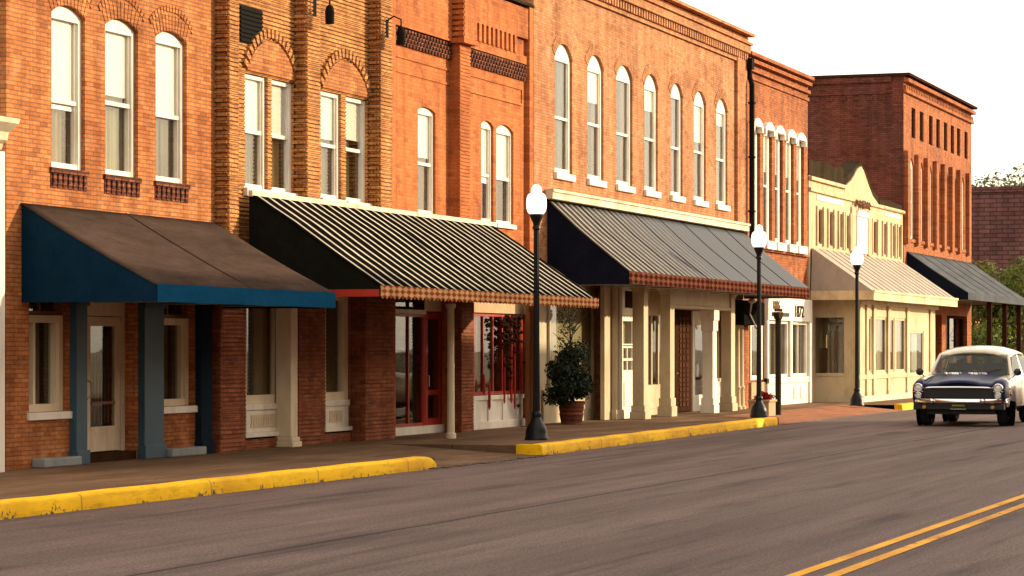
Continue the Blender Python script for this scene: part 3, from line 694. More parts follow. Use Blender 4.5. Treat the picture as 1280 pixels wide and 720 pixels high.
def pier(a, c_, yf, m='red', top=2.75):
    b = MB(); wall_sheet(b, a, c_, SW, top, yf+.016, yf+.05, rib=(.062,.015)); b.box(a+.004, c_-.004, yf+.05, y2-.018, SW, top-.01); return obj('brick_pier', b, M[m], t, weld=False)
pier(35.08, 35.88, 16.97); pier(38.02, 38.88, 17.03); pier(40.37, 41.64, 16.88)
AX = t
aw = awning(t, 35.89, 46.45, [(DF-.23,4.02),(16.2,3.575),(15.5,3.09),(14.78,2.61)], 2.42, 'stripe', 'blackc', 'check', 'black and cream striped canvas awning with an orange checked valance', scallop=.16, side_low=2.56)
b = MB(); b.box(35.895,35.93,14.80,DF-.25,2.45,2.555); obj('side_board', b, M['redp'], aw, label='dark red board under the awning side')
b = MB(); b.box(35.87,46.4,DF-.30,DF-.23,3.96,4.05); obj('ledger_board', b, M['wht2'], aw)

# ------------------------------------------------------------------ BUILDING 3: smooth orange brick, two bays
t = building('brick_building', 'smooth orange brick building with checkered brick bands and one single and one paired window', 42.1)
x0, x1, z1 = 42.085, 49.60, 8.42
ops = [(43.60,44.46,4.10,6.0,.07),(46.85,47.53,4.10,6.02,.09),(47.69,48.68,4.10,6.02,.12)]
gop = [(42.32,45.26,SW,3.0),(46.30,49.5,SW,3.0)]
y3 = DF+.10
b = MB(); wall_sheet(b, x0, x1, SW, z1, y3, y3+.34, ops+gop); shell(b, x0, x1, z1, y3+.34, 13, 7.7)
# proud parapet zones above the bands
b.box(x0+.02, 45.37, y3-.07, y3+.01, 7.32, z1-.01); b.box(45.99, 49.35, y3-.075, y3+.012, 7.80, z1-.02)
b.box(x0+.02, 45.37, y3-.085, y3+.01, 7.29, 7.335); b.box(45.99, 49.35, y3-.05, y3+.01, 7.30, 7.46)
for zz in (6.78,6.52): b.box(42.33,45.35,y3-.018,y3+.01,zz-.022,zz+.022)
for q in ((46.02,49.18,6.78,6.83),(46.02,49.18,6.47,6.51),(46.02,46.07,6.51,6.78),(49.13,49.18,6.51,6.78)): b.box(q[0],q[1],y3-.022,y3+.01,q[2],q[3])
obj('wall', b, M['smooth'], t, weld=False)
inner(t, x0+.25, x1-.25, y3+.35, [(SW,3.3),(3.6,7.4)])
b = MB(); dentils(b, 45.99, 48.75, y3-.03, 7.46, 7.80, .24, .5, .045); b.box(45.99,48.75,y3-.008,y3+.01,7.46,7.80); obj('dentil_band', b, M['smooth'], t)
for (a,c_) in ((42.16,45.36),(46.0,49.3)):
    b = MB(); b.box(a, c_, y3-.03, y3+.01, 6.97, 7.285)
    for r in range(4):
        n = int((c_-a)/.15)
        for k in range(n): xx = a+.02+k*(c_-a)/n + (.075 if r % 2 else 0); b.box(xx, min(xx+.08,c_), y3-.06, y3-.028, 6.98+r*.076, 7.035+r*.076)
    obj('checkered_band', b, M['checkb'], t)
for (a,c_,rb) in ((45.16,45.71,(.066,.014)),(42.09,42.30,None),(49.36,49.59,None)):
    b = MB(); wall_sheet(b, a, c_, 2.7 if a > 49 else SW, z1+.03, y3-(.20 if rb else .10), y3-.001, rib=rb)
    if rb:
        z = 7.4
        while z < z1: b.box(a-.05, a+.01, y3-.30, y3-.01, z, z+.06); z += .10
        b.box(a-.02, c_+.02, y3-.30, y3-.20, 7.35, z1+.03); b.box(a-.10, c_+.05, y3-.33, y3-.02, 7.27, 7.35)
    obj('pilaster', b, M['smooth'], t, weld=False)
b = MB(); b.box(x0, x1, y3-.12, y3+.36, z1+.031, z1+.09); obj('coping', b, M['roofdk'], t)
for q, o in enumerate(ops):
    win(t, o[0], o[1], o[2], o[3], y3+.045, o[4], rail=.47, blind=(.45,.6,.5)[q], fw=.06, d=.09, sill=(.05,.10,.09,'white'), curt=[(.55,.95,'curtain')] if q == 0 else [(.1,.5,'olive')])
# shop front: red doors, cream panel, decorated window
ys = 17.40
w = win(t, 42.90, 44.36, .30, 2.30, ys, rail=0, blind=0, fm='redp', gm='shop', d=.06, fw=.05, mull=1, curt=[(.55,.9,'green')], name='shop_window')
f = MB(); f.box(42.33,45.25,ys-.05,ys+.1,SW,.295); obj('plinth', f, M['white'], t, bevel=.006)
w = win(t, 42.90, 44.36, 2.38, 2.98, ys, rail=0, blind=0, fm='dkwood', gm='shop', d=.06, fw=.05, mull=1, name='transom_window')
f = MB(); f.box(42.33,44.36,ys-.03,ys+.1,2.302,2.378); f.box(44.37,45.25,ys+.02,ys+.1,2.36,2.98); obj('fascia', f, M['ivory'], t)
f = MB(); a, c_ = 44.40, 45.25
for q in ((a,a+.12,.3,2.34),(c_-.12,c_,.3,2.34),(a+.12,c_-.12,2.22,2.34),(a+.12,c_-.12,.3,.42),(a+.12,c_-.12,.84,.93)): f.box(q[0],q[1],ys,ys+.06,q[2],q[3])
d = obj('door', f, M['redp'], t, label='red painted glazed shop door', bevel=.006)
f = MB(); f.box(a+.12,c_-.12,ys+.03,ys+.036,.42,2.22); obj('pane', f, M['shop'], d)
f = MB(); f.tube([(a+.06,ys,1.0),(a+.06,ys-.05,1.0),(a+.06,ys-.05,1.2),(a+.06,ys,1.2)],.012); obj('handle', f, M['chrome'], d)
f = MB(); f.box(a+.2,c_+.3,ys+.3,ys+.7,.4,.86); f.box(a+.2,c_+.2,ys+.3,ys+.5,1.5,1.56); f.box(a+.2,c_+.2,ys+.3,ys+.5,1.3,1.35); f.box(a+.22,a+.26,ys+.45,ys+.49,.86,1.5); obj('display', f, M['redp'], d)
b = MB(); b.lathe((42.14,16.05,SW),[(.09,0),(.09,.08),(.068,.1),(.062,1.2),(.066,1.22),(.066,1.27),(.060,1.29),(.058,2.2),(.085,2.24),(.085,2.30)],16); 
obj('column', b, M['ivory'], t, label='round cream post holding up the striped awning', smooth=True)
b = MB(); b.lathe((47.15,16.3,SW),[(.09,0),(.09,.08),(.07,.1),(.06,2.2),(.085,2.24),(.085,2.34)],16); obj('column', b, M['brownp'], t, label='brown post beside the lamp post', smooth=True)
pier(45.08, 45.72, 16.955); b = MB(); b.box(49.0,49.42,17.0,17.1,SW,2.7); obj('pilaster', b, M['brownp'], t, bevel=.01)
yw = 17.30
w = win(t, 46.62, 49.42, .80, 2.36, yw, rail=0, blind=0, fm='redp', gm='shop', d=.06, fw=.06, mull=4, curt=[(.05,.16,'curtain'),(.26,.44,'green')], name='shop_window', lab='red framed shop window hung with decorations')
f = MB(); f.box(46.5,49.44,yw-.05,yw+.1,SW,.30); f.box(46.5,49.44,yw+.0,yw+.1,.30,.78)
for x in (46.52,47.37,48.2,49.1): f.box(x,x+.26,yw-.03,yw+.02,.30,.76)
f.box(46.5,49.44,yw-.035,yw+.02,.70,.79); obj('stall_riser', f, M['white'], w, bevel=.008)
f = MB(); rr = random.Random(11)
for k in range(150):   # hanging garland of red and dark trinkets
    x = 48.4+rr.gauss(0,.28)+.2*math.sin(k); z = 2.28-abs(rr.gauss(0,.5)); s = rr.uniform(.02,.05)
    f.lathe((x,yw-.12+rr.uniform(-.05,.05),z),[(.004,0),(s,s*.8),(.004,s*1.8)],6)
obj('garland', f, M['dkwood'], w, weld=False, kind='stuff')
for x, za, zb, r in ((48.1,.62,1.55,.022),(48.5,.62,2.3,.028),(48.7,.5,1.8,.022),(47.25,.52,1.1,.03),(46.95,.8,1.2,.03)):
    f = MB(); f.lathe((x,yw-.09,za),[(.01,0),(r,.06),(r*.9,(zb-za)*.8),(.01,zb-za)],8); obj('ribbon', f, M['redp'], w, smooth=True)
f = MB(); f.box(46.5,49.44,yw-.06,yw+.14,2.365,2.56); obj('fascia', f, M['beige'], w)
f = MB()
rr = random.Random(2)
for k in range(16):
    x = 46.7+k*.17; f.tube([(x,yw-.08,2.66),(x+.04,yw-.1,2.72+rr.uniform(-.05,.08)),(x+.09,yw-.08,2.66),(x+.05,yw-.08,2.60)],.014,5)
obj('ornament', f, M['zinc'], w, kind='stuff')
f = MB(); f.box(46.5,49.44,yw+.05,yw+.1,2.562,2.99); obj('transom_panel', f, M['dkwood'], w)

# ------------------------------------------------------------------ BUILDING 4: salmon brick with seven arched windows
t = building('brick_building', 'long salmon brick building with seven tall arched windows and a dentil cornice', 49.6)
x0, x1, z1 = 49.61, 66.28, 9.72
W4 = [(50.92,52.05),(53.09,54.21),(55.14,56.34),(57.27,58.36),(59.42,60.44),(61.43,62.52),(63.50,64.58)]
ops = [(a,c_,5.28,7.94,.30) for a,c_ in W4]
gop = [(49.95,54.6,SW,3.1),(55.1,65.3,SW,3.1)]
b = MB(); wall_sheet(b, x0, x1, SW, z1, DF, DF+.36, ops+gop); shell(b, x0, x1, z1, DF+.36, 15, 9.1)
b.box(65.30, 66.26, DF-.08, DF+.02, 4.92, 9.3)
b.box(x0, x1, DF-.06, DF+.01, 9.02, 9.10); b.box(x0, x1+.05, DF-.16, DF+.01, 9.30, 9.50); b.box(x0, x1+.05, DF-.22, DF+.01, 9.50, 9.56)
dentils(b, x0, x1, DF, 9.12, 9.30, .20, .55, .11)
b.box(x0, x1+.05, DF-.10, DF+.02, 9.56, 9.70)
obj('wall', b, M['salmon'], t, weld=False)
b = MB(); b.box(x0-.02, x1+.08, DF-.27, DF+.4, 9.723, 9.79); obj('coping', b, M['salmon'], t)
for a, c_ in W4:
    v = MB(); voussoirs(v, a-.01, c_+.01, 7.64, .30, DF, .24, 17, .012, .15); obj('brick_arch', v, M['salmon'], t)
inner(t, x0+.25, x1-.25, DF+.37, [(SW,4.0),(4.5,8.8)])
for q, (a,c_) in enumerate(W4):
    win(t, a, c_, 5.28, 7.94, DF+.05, .30, rail=.46+.02*(q%2), blind=(.0,.3,.0,.22,.0,.4,.15)[q], fw=.10, d=.08, sill=(.05,.12,.14,'white'), curt=[(.05,.3,'blind'),(.72,.95,'curtain')] if q % 3 else [(.0,.22,'blind'),(.6,.98,'olive')])
b = MB(); b.box(50.3, 66.3, DF-.16, DF-.001, 4.70, 4.90); b.box(50.3, 66.3, DF-.19, DF-.16, 4.84, 4.90); obj('stone_band', b, M['wht2'], t, bevel=.01)
b = MB(); b.tube([(66.36,DF-.10,8.95),(66.36,DF-.12,8.7),(66.28,DF-.2,8.5),(66.28,DF-.2,4.4)],.07,10); b.box(66.2,66.44,DF-.22,DF-.02,8.9,9.18)
for zz in (8.0,6.6,5.2): b.box(66.19,66.37,DF-.28,DF-.12,zz,zz+.05)
obj('downspout', b, M['soot'], t, label='dark iron downspout')
# shop front, cream timber
yc = DF+.10
b = MB()       # shallow recessed left bay with its dark window
b.box(49.97, 54.59, 17.44, 17.52, SW, 3.1); b.box(53.97, 54.72, DF-.10, DF-.001, SW, 3.12); obj('shopfront_panel', b, M['cream'], t, bevel=.008)
w = win(t, 51.35, 54.35, .90, 2.72, 17.385, rail=0, blind=0, fm='cream', gm='shop', d=.05, fw=.06, curt=[(.0,.85,'olive')], name='shop_window')
f = MB(); f.box(51.0,54.4,17.40,17.435,SW,.84); obj('stall_riser', f, M['cream'], w)
for x in (53.6,53.95):
    f = MB(); f.box(x,x+.16,17.385,17.405,.40,.72); obj('vent', f, M['taupe'], w)
for (a,c_) in ((54.44,54.64),(54.72,54.94)):
    b = MB(); b.box(a, c_, DF-.20, DF-.11, SW, 3.1); b.box(a-.03, c_+.03, DF-.23, DF-.11, SW, .36); obj('pilaster', b, M['cream'], t, bevel=.01)
w = win(t, 55.11, 56.15, 1.08, 2.42, DF-.12, rail=0, blind=0, fm='white', gm='shop', d=.08, fw=.13, name='shop_window')
f = MB()
for zz in (1.20,1.52): f.box(55.24,56.02,DF-.105,DF-.03,zz+.22,zz+.27)
f.box(55.60,55.65,DF-.10,DF-.03,1.2,1.74); f.box(55.24,56.02,DF-.105,DF-.03,1.70,1.76); obj('glazing_bar', f, M['white'], w)
f = MB(); f.box(55.11,56.15,DF-.13,DF+.02,SW,1.075); f.box(55.07,56.19,DF-.17,DF-.10,SW,.30); f.box(55.26,55.98,DF-.15,DF-.13,.42,.95); obj('stall_riser', f, M['white'], w, bevel=.006)
f = MB(); f.box(55.11,56.15,DF-.13,DF+.02,2.422,3.1); obj('head_panel', f, M['white'], w)
f = MB(); f.box(55.36,55.90,DF-.142,DF-.128,2.58,2.95); obj('vent', f, M['dkwood'], w)
column(t, 54.86, 55.20, 16.55, SW, 3.06, 'cream', .30, label='square cream column nearest the planter', dep=.26)
b = MB(); ySf = 17.36; b.box(58.0, 60.0, ySf, ySf+.05, SW, .85); b.box(58.0, 60.0, ySf, ySf+.05, 2.45, 3.1)
for x in (58.0,58.55,59.1,59.7): b.box(x,x+.08,ySf-.02,ySf+.05,.85,2.45)
b.box(58.1,59.9,ySf-.015,ySf,.3,.36); obj('shopfront_panel', b, M['cream'], t)
b = MB(); b.box(58.05,59.95,ySf+.01,ySf+.02,.85,2.45); obj('pane', b, M['shop'], t)
b = MB(); b.box(56.3,58.0,ySf,ySf+.06,SW,3.1); b.box(65.0,65.28,ySf,ySf+.06,SW,3.1); b.box(60.0,65.0,ySf,ySf+.06,2.62,3.1); obj('back_panel', b, M['cream'], t)
column(t, 57.20, 57.55, 16.62, SW, 3.06, 'cream', .42, dep=.24)
column(t, 60.66, 61.03, 16.58, SW, 2.60, 'white', .36, .5, label='white column with a flared capital', dep=.26)
column(t, 62.75, 63.13, 16.68, SW, 3.06, 'cream', .36, dep=.26)
b = MB(); b.box(57.6,62.7,16.58,16.80,2.68,3.07); b.box(57.6,62.7,16.54,16.84,2.61,2.68); obj('entrance_beam', b, M['cream'], t, bevel=.01)
yd = 17.36
b = MB(); b.box(60.2,62.05,yd,yd+.09,SW+.02,2.60); d = obj('door', b, M['dkwood'], t, label='dark carved wooden door', bevel=.01)
b = MB(); rr = random.Random(8); z = .3
while z < 2.4:
    h = rr.uniform(.10,.17)
    for k in range(3): b.box(60.9+k*.30+rr.uniform(0,.05), 61.12+k*.30, yd-.022, yd+.005, z, z+h*.7)
    z += h
obj('carved_relief', b, M['dkwood2'], d, weld=False, kind='stuff')
b = MB(); b.lathe((60.55,yd-.06,1.1),[(.01,-.03),(.035,-.02),(.035,.02),(.01,.03)],10); obj('handle', b, M['chrome'], d)
b = MB()
for q in ((62.1,62.3,SW,2.6),(63.5,63.7,SW,2.6),(62.3,63.5,2.25,2.6),(62.3,63.5,SW,.55)): b.box(q[0],q[1],yd-.02,yd+.06,q[2],q[3])
d = obj('door', b, M['white'], t, label='white framed glass door', bevel=.006)
b = MB(); b.box(62.3,63.5,yd+.01,yd+.02,.55,2.25); obj('pane', b, M['shop'], d)
b = MB(); b.box(62.36,62.42,yd-.07,yd-.02,1.0,1.3); obj('handle', b, M['chrome'], d)
w = win(t, 63.75, 65.25, .85, 2.6, yd-.03, rail=0, blind=0, fm='cream', gm='shop', d=.05, fw=.09, mull=1, curt=[(.2,.8,'olive')], name='shop_window')
f = MB(); f.box(63.72,65.27,yd-.05,yd+.05,SW,.848); f.box(63.9,65.1,yd-.065,yd-.049,.32,.72); obj('stall_riser', f, M['white'], w)
for x in (64.85,65.25):
    b = MB(); b.lathe((x,16.95,SW),[(.13,0),(.13,.06),(.09,.1),(.08,.5),(.11,.55),(.07,.6),(.06,2.2),(.10,2.3),(.10,2.36)],14); obj('colonnette', b, M['yellow2'], t, smooth=True)
b = MB(); b.box(65.55,66.0,16.95,17.10,SW,2.6); obj('brick_pier', b, M['redo'], t)
aw = awning(t, 50.41, 66.2, [(DF-.01,4.69),(16.5,4.12),(15.95,3.67),(15.4,3.23)], 2.97, 'stripe2', 'navyd', 'check2', 'long worn grey striped canvas awning with a red checked valance', scallop=.22, seam=1.95)

# ------------------------------------------------------------------ BUILDING 5: red brick with white hooded windows
t = building('brick_building', 'narrow red brick building with five slim windows under white hood mouldings', 66.4)
x0, x1, z1 = 66.46, 73.60, 9.42
W5 = [(66.93,67.75),(68.21,69.05),(69.35,70.25),(70.71,71.55),(71.84,72.75)]
ops = [(a,c_,4.55,7.5) for a,c_ in W5] + [(66.95,68.25,.85,2.4),(68.5,73.3,.9,2.45)]
b = MB(); wall_sheet(b, x0, x1, SW, z1, DF+.04, DF+.4, ops); shell(b, x0, x1, z1, DF+.4, 14, 8.9)
for zz, pr in ((8.72,.05),(8.92,.09),(9.14,.14),(9.30,.20)): b.box(x0, x1, DF+.04-pr, DF+.05, zz, zz+.09)
for k in range(6):
    xm = (66.50,67.83,69.12,70.33,71.62,72.85)[k]; b.box(xm, xm+(.34 if k else .38), DF-.03, DF+.05, 4.35, 7.55)
b.box(66.5, 73.5, DF-.05, DF+.045, 4.28, 4.35)
obj('wall', b, M['redo'], t, weld=False)
inner(t, x0+.25, x1-.25, DF+.42, [(SW,3.4),(4.0,8.6)])
for q, (a,c_) in enumerate(W5):
    w = win(t, a, c_, 4.55, 7.5, DF+.045, rail=.5, blind=.35, fw=.13, d=.06, sill=(.06,.20,.22,'white'), curt=[(.5,.95,'olive')])
    f = MB(); f.prism([(a-.10,7.36),(a-.10,7.52),(a+.05,7.64),((a+c_)/2-.1,7.72),((a+c_)/2+.1,7.72),(c_-.05,7.64),(c_+.10,7.52),(c_+.10,7.36),(c_-.02,7.36),(c_-.05,7.50),(a+.05,7.50),(a+.02,7.36)], 'y', DF-.12, DF+.03); obj('hood', f, M['white'], w, bevel=.015)
b = MB(); b.box(68.45,73.58,DF-.10,DF+.03,2.45,3.06); b.box(68.45,68.6,DF-.08,DF+.03,SW,2.45); b.box(73.30,73.58,DF-.10,DF+.03,SW,2.45); b.box(68.45,73.58,DF-.08,DF+.03,.74,.90); b.box(68.6,73.3,DF-.05,DF+.03,SW,.74)
b.box(71.0,71.25,DF-.09,DF+.03,.9,2.45)
for (a,c_) in ((71.5,72.2),(72.3,73.1)): b.box(a,c_,DF-.075,DF-.05,.3,.62)
obj('shopfront_panel', b, M['white'], t, label='white painted shop front bearing the numerals 1886 and 1872', bevel=.01)
win(t, 66.95, 68.24, .86, 2.39, DF+.01, rail=0, blind=0, fm='white', gm='shop', d=.06, fw=.12, curt=[(.1,.8,'olive')], name='shop_window')
b = MB(); b.box(66.9,68.4,DF-.03,DF+.038,SW,.80); obj('stall_riser', b, M['beige'], t)
for (a,c_,mu) in ((68.62,70.98,1),(71.27,73.28,1)):
    win(t, a, c_, .91, 2.44, DF-.02, rail=0, blind=0, fm='white', gm='shop', d=.1, fw=.08, mull=mu, curt=[(.1,.4,'taupe'),(.6,.9,'olive')], name='shop_window')
def text(s, x, y, z, size, mat, root, name='numerals'):
    cu = bpy.data.curves.new('t', 'FONT'); cu.body = s; cu.size = size; cu.extrude = .008; cu.align_x = 'LEFT'
    tmp = bpy.data.objects.new('t', cu); COL.objects.link(tmp)
    dg = bpy.context.evaluated_depsgraph_get(); me = bpy.data.meshes.new_from_object(tmp.evaluated_get(dg))
    bpy.data.objects.remove(tmp); mb = MB()
    mb.v = [(x+p.co.x*1.25, y-p.co.z, z+p.co.y) for p in me.vertices]; mb.f = [tuple(p.vertices) for p in me.polygons]
    return obj(name, mb, mat, root)
text('1872', 71.35, DF-.112, 2.56, .46, M['dkwood'], t); text('1886', 68.85, DF-.112, 2.74, .34, M['brownp'], t)
b = MB(); b.box(68.8,70.7,DF-.13,DF-.105,2.56,2.66); obj('sign_strip', b, M['black'], t)
b = MB(); pr = [(DF-.03,2.93),(16.7,2.90),(16.6,2.84),(16.6,2.28),(DF-.03,2.28)]; b.prism(pr, 'x', 64.2, 66.3); aw5 = obj('awning', b, M['blackc'], t, label='small black side awning')
b = MB(); b.tube([(63.8,16.3,2.86),(64.6,16.56,2.55),(65.4,16.59,2.2)],.025); b.lathe((63.8,16.3,2.80),[(.01,0),(.09,.03),(.09,.10),(.01,.14)],10); obj('bracket', b, M['zinc'], aw5)

# ------------------------------------------------------------------ BUILDING 6: pale yellow with a pediment and a projecting shop front
t = building('yellow_building', 'low pale yellow stucco building with a pointed gable and a cream canopy roof', 73.7)
x0, x1 = 73.66, 87.42
ops = [(74.71,75.35,4.72,5.72),(76.17,76.75,4.72,5.72),(77.58,78.05,4.72,5.72),(78.5,79.0,4.72,5.72),(82.46,83.1,4.72,5.72),(84.09,84.6,4.72,5.72),(85.52,85.95,4.72,5.72),(86.5,86.95,4.72,5.72)]
b = MB(); wall_sheet(b, x0, x1, SW, 6.30, DF+.02, DF+.4, ops); shell(b, x0, x1, 6.3, DF+.4, 14, 5.9)
b.prism([(x0,6.301),(78.3,6.301),(78.3,6.62),(x0,6.62)], 'y', DF+.02, DF+.38)
b.prism([(78.2,6.301),(83.4,6.301),(82.5,6.52),(81.9,6.80),(81.15,7.22),(80.75,7.34),(80.25,7.22),(79.3,6.80),(78.6,6.62)], 'y', DF+.015, DF+.40)
b.box(x0, 87.4, DF-.05, DF+.03, 6.18, 6.28); b.box(x0,78.3,DF-.07,DF+.03,6.5,6.6); b.box(84.0,87.4,DF-.07,DF+.03,6.20,6.26)
b.box(79.2,79.7,DF-.04,DF+.03,4.6,6.0); b.box(81.6,82.1,DF-.04,DF+.03,4.6,6.0)
for q in ops:
    b.box(q[0]-.16,q[0]-.04,DF-.03,DF+.03,4.66,5.8); b.box(q[1]+.04,q[1]+.16,DF-.03,DF+.03,4.66,5.8)
obj('wall', b, M['yellow'], t, weld=False)
inner(t, x0+.25, x1-.25, DF+.42, [(SW,3.4),(4.0,5.7)])
for q in ops: win(t, q[0], q[1], q[2], q[3], DF+.05, rail=0, blind=0, fm='brownp', fw=.05, d=.05)
for q in ((74.6,78.2,6.12),(84.4,87.0,6.1)):
    b = MB(); b.box(q[0],q[1],DF-.0,DF+.021,5.98,q[2]); obj('painted_band', b, M['white'], t)
b = MB(); b.box(79.9,81.4,DF-.05,DF+.03,4.62,5.75); b.prism([(79.8,5.75),(81.5,5.75),(81.3,5.95),(80.0,5.95)],'y',DF-.09,DF+.03); obj('niche', b, M['white'], t, label='white painted niche panel in the middle of the yellow front', bevel=.02)
b = MB(); rr = random.Random(4)
def ragged(xa, xb, zb, lo, hi):
    pts = [(xa,zb)]; x = xa
    while x < xb: pts.append((x, zb+rr.uniform(lo,hi))); x += rr.uniform(.35,.9)
    pts += [(xb, zb+lo), (xb, zb)]; b.prism(pts, 'y', DF+.03, DF+.42)
ragged(73.7, 78.3, 6.62, .44, .52); ragged(83.62, 87.35, 6.302, .14, .20)
b.prism([(80.76,7.35),(81.17,7.23),(81.92,6.81),(82.6,6.53),(83.6,6.33),(83.6,6.5),(82.7,6.72),(81.5,7.28),(80.76,7.48)],'y',DF+.05,DF+.5); b.prism([(78.55,6.63),(79.28,6.82),(80.23,7.23),(80.74,7.36),(80.74,7.48),(79.5,7.08),(78.3,6.8)],'y',DF+.05,DF+.5)
obj('parapet_coping', b, M['roofdk'], t, label='dark weathered broken parapet coping', weld=False)
b = MB(); b.prism([(73.75,6.6),(79.0,6.7),(78.4,7.5),(74.2,7.4)], 'y', DF+2.5, DF+5.5); obj('roof_hatch', b, M['roofdk'], t)
b = MB(); rr = random.Random(3)
for k in range(40): 
    x = 80.6+rr.gauss(0,.5); z = 5.98+rr.uniform(0,.18); b.lathe((x,DF-.1,z),[(.005,0),(.05,.05),(.005,.12)],6)
obj('garland', b, M['brownp'], t, weld=False, kind='stuff')
# projecting shop front
yp = 15.9; xa, xb = 74.45, 86.5
fo = [(75.75,76.35,.98,2.62),(76.75,78.5,.98,2.62),(79.0,79.75,.98,2.62),(80.0,81.45,.98,2.62),(82.2,84.5,.85,2.25)]
b = MB(); wall_sheet(b, xa, xb, SW, 3.25, yp, yp+.2, fo)
b.box(xa, xa+.2, yp+.2, DF+.02, SW, .95); b.box(xa, xa+.2, yp+.2, DF+.02, 2.62, 3.25); b.box(xa, xa+.2, yp+.2, yp+.4, .95, 2.62)
b.box(xb-.2, xb, yp+.2, DF+.02, SW, 3.25)
for x in (74.5,75.45,76.42,78.55,81.5,85.4): b.box(x, x+.28, yp-.05, yp+.01, SW, 2.95); b.box(x-.03,x+.31,yp-.07,yp,SW,.42); b.box(x-.03,x+.31,yp-.07,yp,2.82,2.96)
b.box(xa-.05, xb+.05, yp-.11, yp+.02, 2.96, 3.2); b.box(xa,xb,yp-.04,yp,.80,.93)
obj('shopfront_panel', b, M['yellow2'], t, weld=False)
b = MB(); b.box(xa-.02,xb,yp-.16,yp-.002,SW,.32); obj('plinth', b, M['taupe'], t)
for q in fo: win(t, q[0], q[1], q[2], q[3], yp+.015, rail=0, blind=0, fm='yellow2', gm='shop', d=.04, fw=.07, mull=0, curt=[(.1,.75,'taupe')] if q[0] < 82 else [(.25,.7,'blind')], name='shop_window')
b = MB(); b.box(xa+.06,xa+.12,yp+.4,DF+.02,.95,2.62); obj('pane', b, M['shop'], t)
b = MB(); b.box(xa-.02,xa+.22,yp+.38,DF+.02,.90,.98); b.box(xa-.02,xa+.22,yp+.38,DF+.02,2.58,2.66); b.box(xa-.03,xa+.2,yp-.0,yp+.12,SW,3.1); obj('side_frame', b, M['cream'], t)
b = MB(); b.box(xa+.5,xa+.9,yp+.5,DF,.95,1.7); b.box(xa+.6,xa+.8,yp+.6,DF-.2,1.7,2.2); obj('display', b, M['brownp'], t)
# hipped canopy roof
b = MB(); A0, A1 = 73.75, 87.3; yw0, yf = DF-.02, 15.32; zt, ze = 4.56, 3.32
b.poly([(A0+.15,yw0,zt),(A1-.1,yw0,zt),(A1-.1,yf,ze),(A0,yf,ze)]); b.poly([(A0+.15,yw0,zt),(A0,yf,ze),(A0,yw0,ze)]); b.poly([(A1-.1,yw0,zt),(A1-.1,yw0,ze),(A1-.1,yf,ze)])
b.poly([(A0,yf,ze),(A1-.1,yf,ze),(A1-.1,yw0,ze),(A0,yw0,ze)])
rf = obj('canopy', b, M['creamr'], t, label='cream sheet metal canopy roof with a hipped end')
b = MB()
for k in range(1,15): x = A0+.15+(A1-A0-.25)*k/15; b.tube([(x,yw0,zt+.006),(x-.02,yf,ze+.006)],.02,5)
obj('standing_seam', b, M['creamr'], rf, weld=False)
b = MB(); b.box(A0-.03,A1-.07,yf-.03,yf+.0,3.06,3.34); b.box(A0-.03,A0+.0,yf,yw0,3.07,3.33); b.box(A0-.06,A1-.05,yf-.06,yf-.03,3.28,3.35); obj('fascia', b, M['creamv'], rf)

# ------------------------------------------------------------------ BUILDING 7: tall red brick, dark side wall
t = building('brick_building', 'tallest brick block with a dark side wall and slim slit windows beyond the yellow building', 87.5)
x0, x1, z1 = 87.44, 100.74, 10.80
up = [(88.8,89.5),(90.3,91.0),(92.0,92.7),(93.4,94.1),(94.9,95.6),(96.3,97.0),(97.6,98.3),(99.2,99.9)]
lo = [(88.25,89.25),(89.95,90.95),(91.65,92.6),(93.2,94.2),(94.8,95.8),(96.4,97.4),(98.1,99.2)]
ops = [(a,c_,8.84,9.86) for a,c_ in up] + [(a,c_,5.4,8.14,.3) for a,c_ in lo] + [(88.3,91.5,.8,2.9),(92.5,94.5,SW,2.9),(95.5,99.8,.8,2.9)]
b = MB(); wall_sheet(b, x0, x1, SW, z1, DF, DF+.4, ops)
for k in range(len(lo)+1):
    xm = (87.5,89.35,91.05,92.75,94.3,95.9,97.5,99.5)[k]; b.box(xm, xm+.45, DF-.14, DF+.01, 5.2, 8.3)
b.box(x0, x1+.03, DF-.10, DF+.01, 10.25, 10.35); b.box(x0, x1+.05, DF-.17, DF+.01, 10.60, 10.72); dentils(b, x0, x1, DF, 10.36, 10.5, .3, .5, .08)
obj('wall', b, M['redo'], t, weld=False)
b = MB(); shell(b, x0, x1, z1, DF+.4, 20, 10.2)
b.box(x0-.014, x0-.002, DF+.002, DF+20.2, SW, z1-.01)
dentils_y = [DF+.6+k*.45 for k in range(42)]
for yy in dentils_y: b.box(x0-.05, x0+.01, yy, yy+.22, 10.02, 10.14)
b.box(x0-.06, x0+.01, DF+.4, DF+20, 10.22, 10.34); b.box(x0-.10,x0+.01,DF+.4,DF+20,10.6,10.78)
obj('side_wall', b, M['shadeside'], t, label='brick side wall with its shade put into the colour', weld=False)
b = MB(); b.box(x0-.12, x1+.1, DF-.22, DF+20.4, z1+.001, z1+.09); obj('coping', b, M['dkwood'], t)
inner(t, x0+.25, x1-.25, DF+.42, [(SW,4.2),(4.6,8.4),(8.5,10.0)])
for a, c_ in up: win(t, a, c_, 8.84, 9.86, DF+.06, rail=0, blind=0, fm='dkwood', fw=.06, d=.06)
for q, (a,c_) in enumerate(lo): win(t, a, c_, 5.4, 8.14, DF+.05, .3, rail=.5, blind=.3 if q in (0,6) else 0, fw=.12, d=.06, fm='white' if q in (0,2,6) else 'taupe', sill=(.08,.1,.12,'redo'))
for a, c_, za in ((88.3,91.5,.8),(95.5,99.8,.8)): win(t, a, c_, za, 2.9, DF+.14, rail=0, blind=0, fm='dkwood', gm='shop', fw=.1, d=.1, mull=2, name='shop_window')
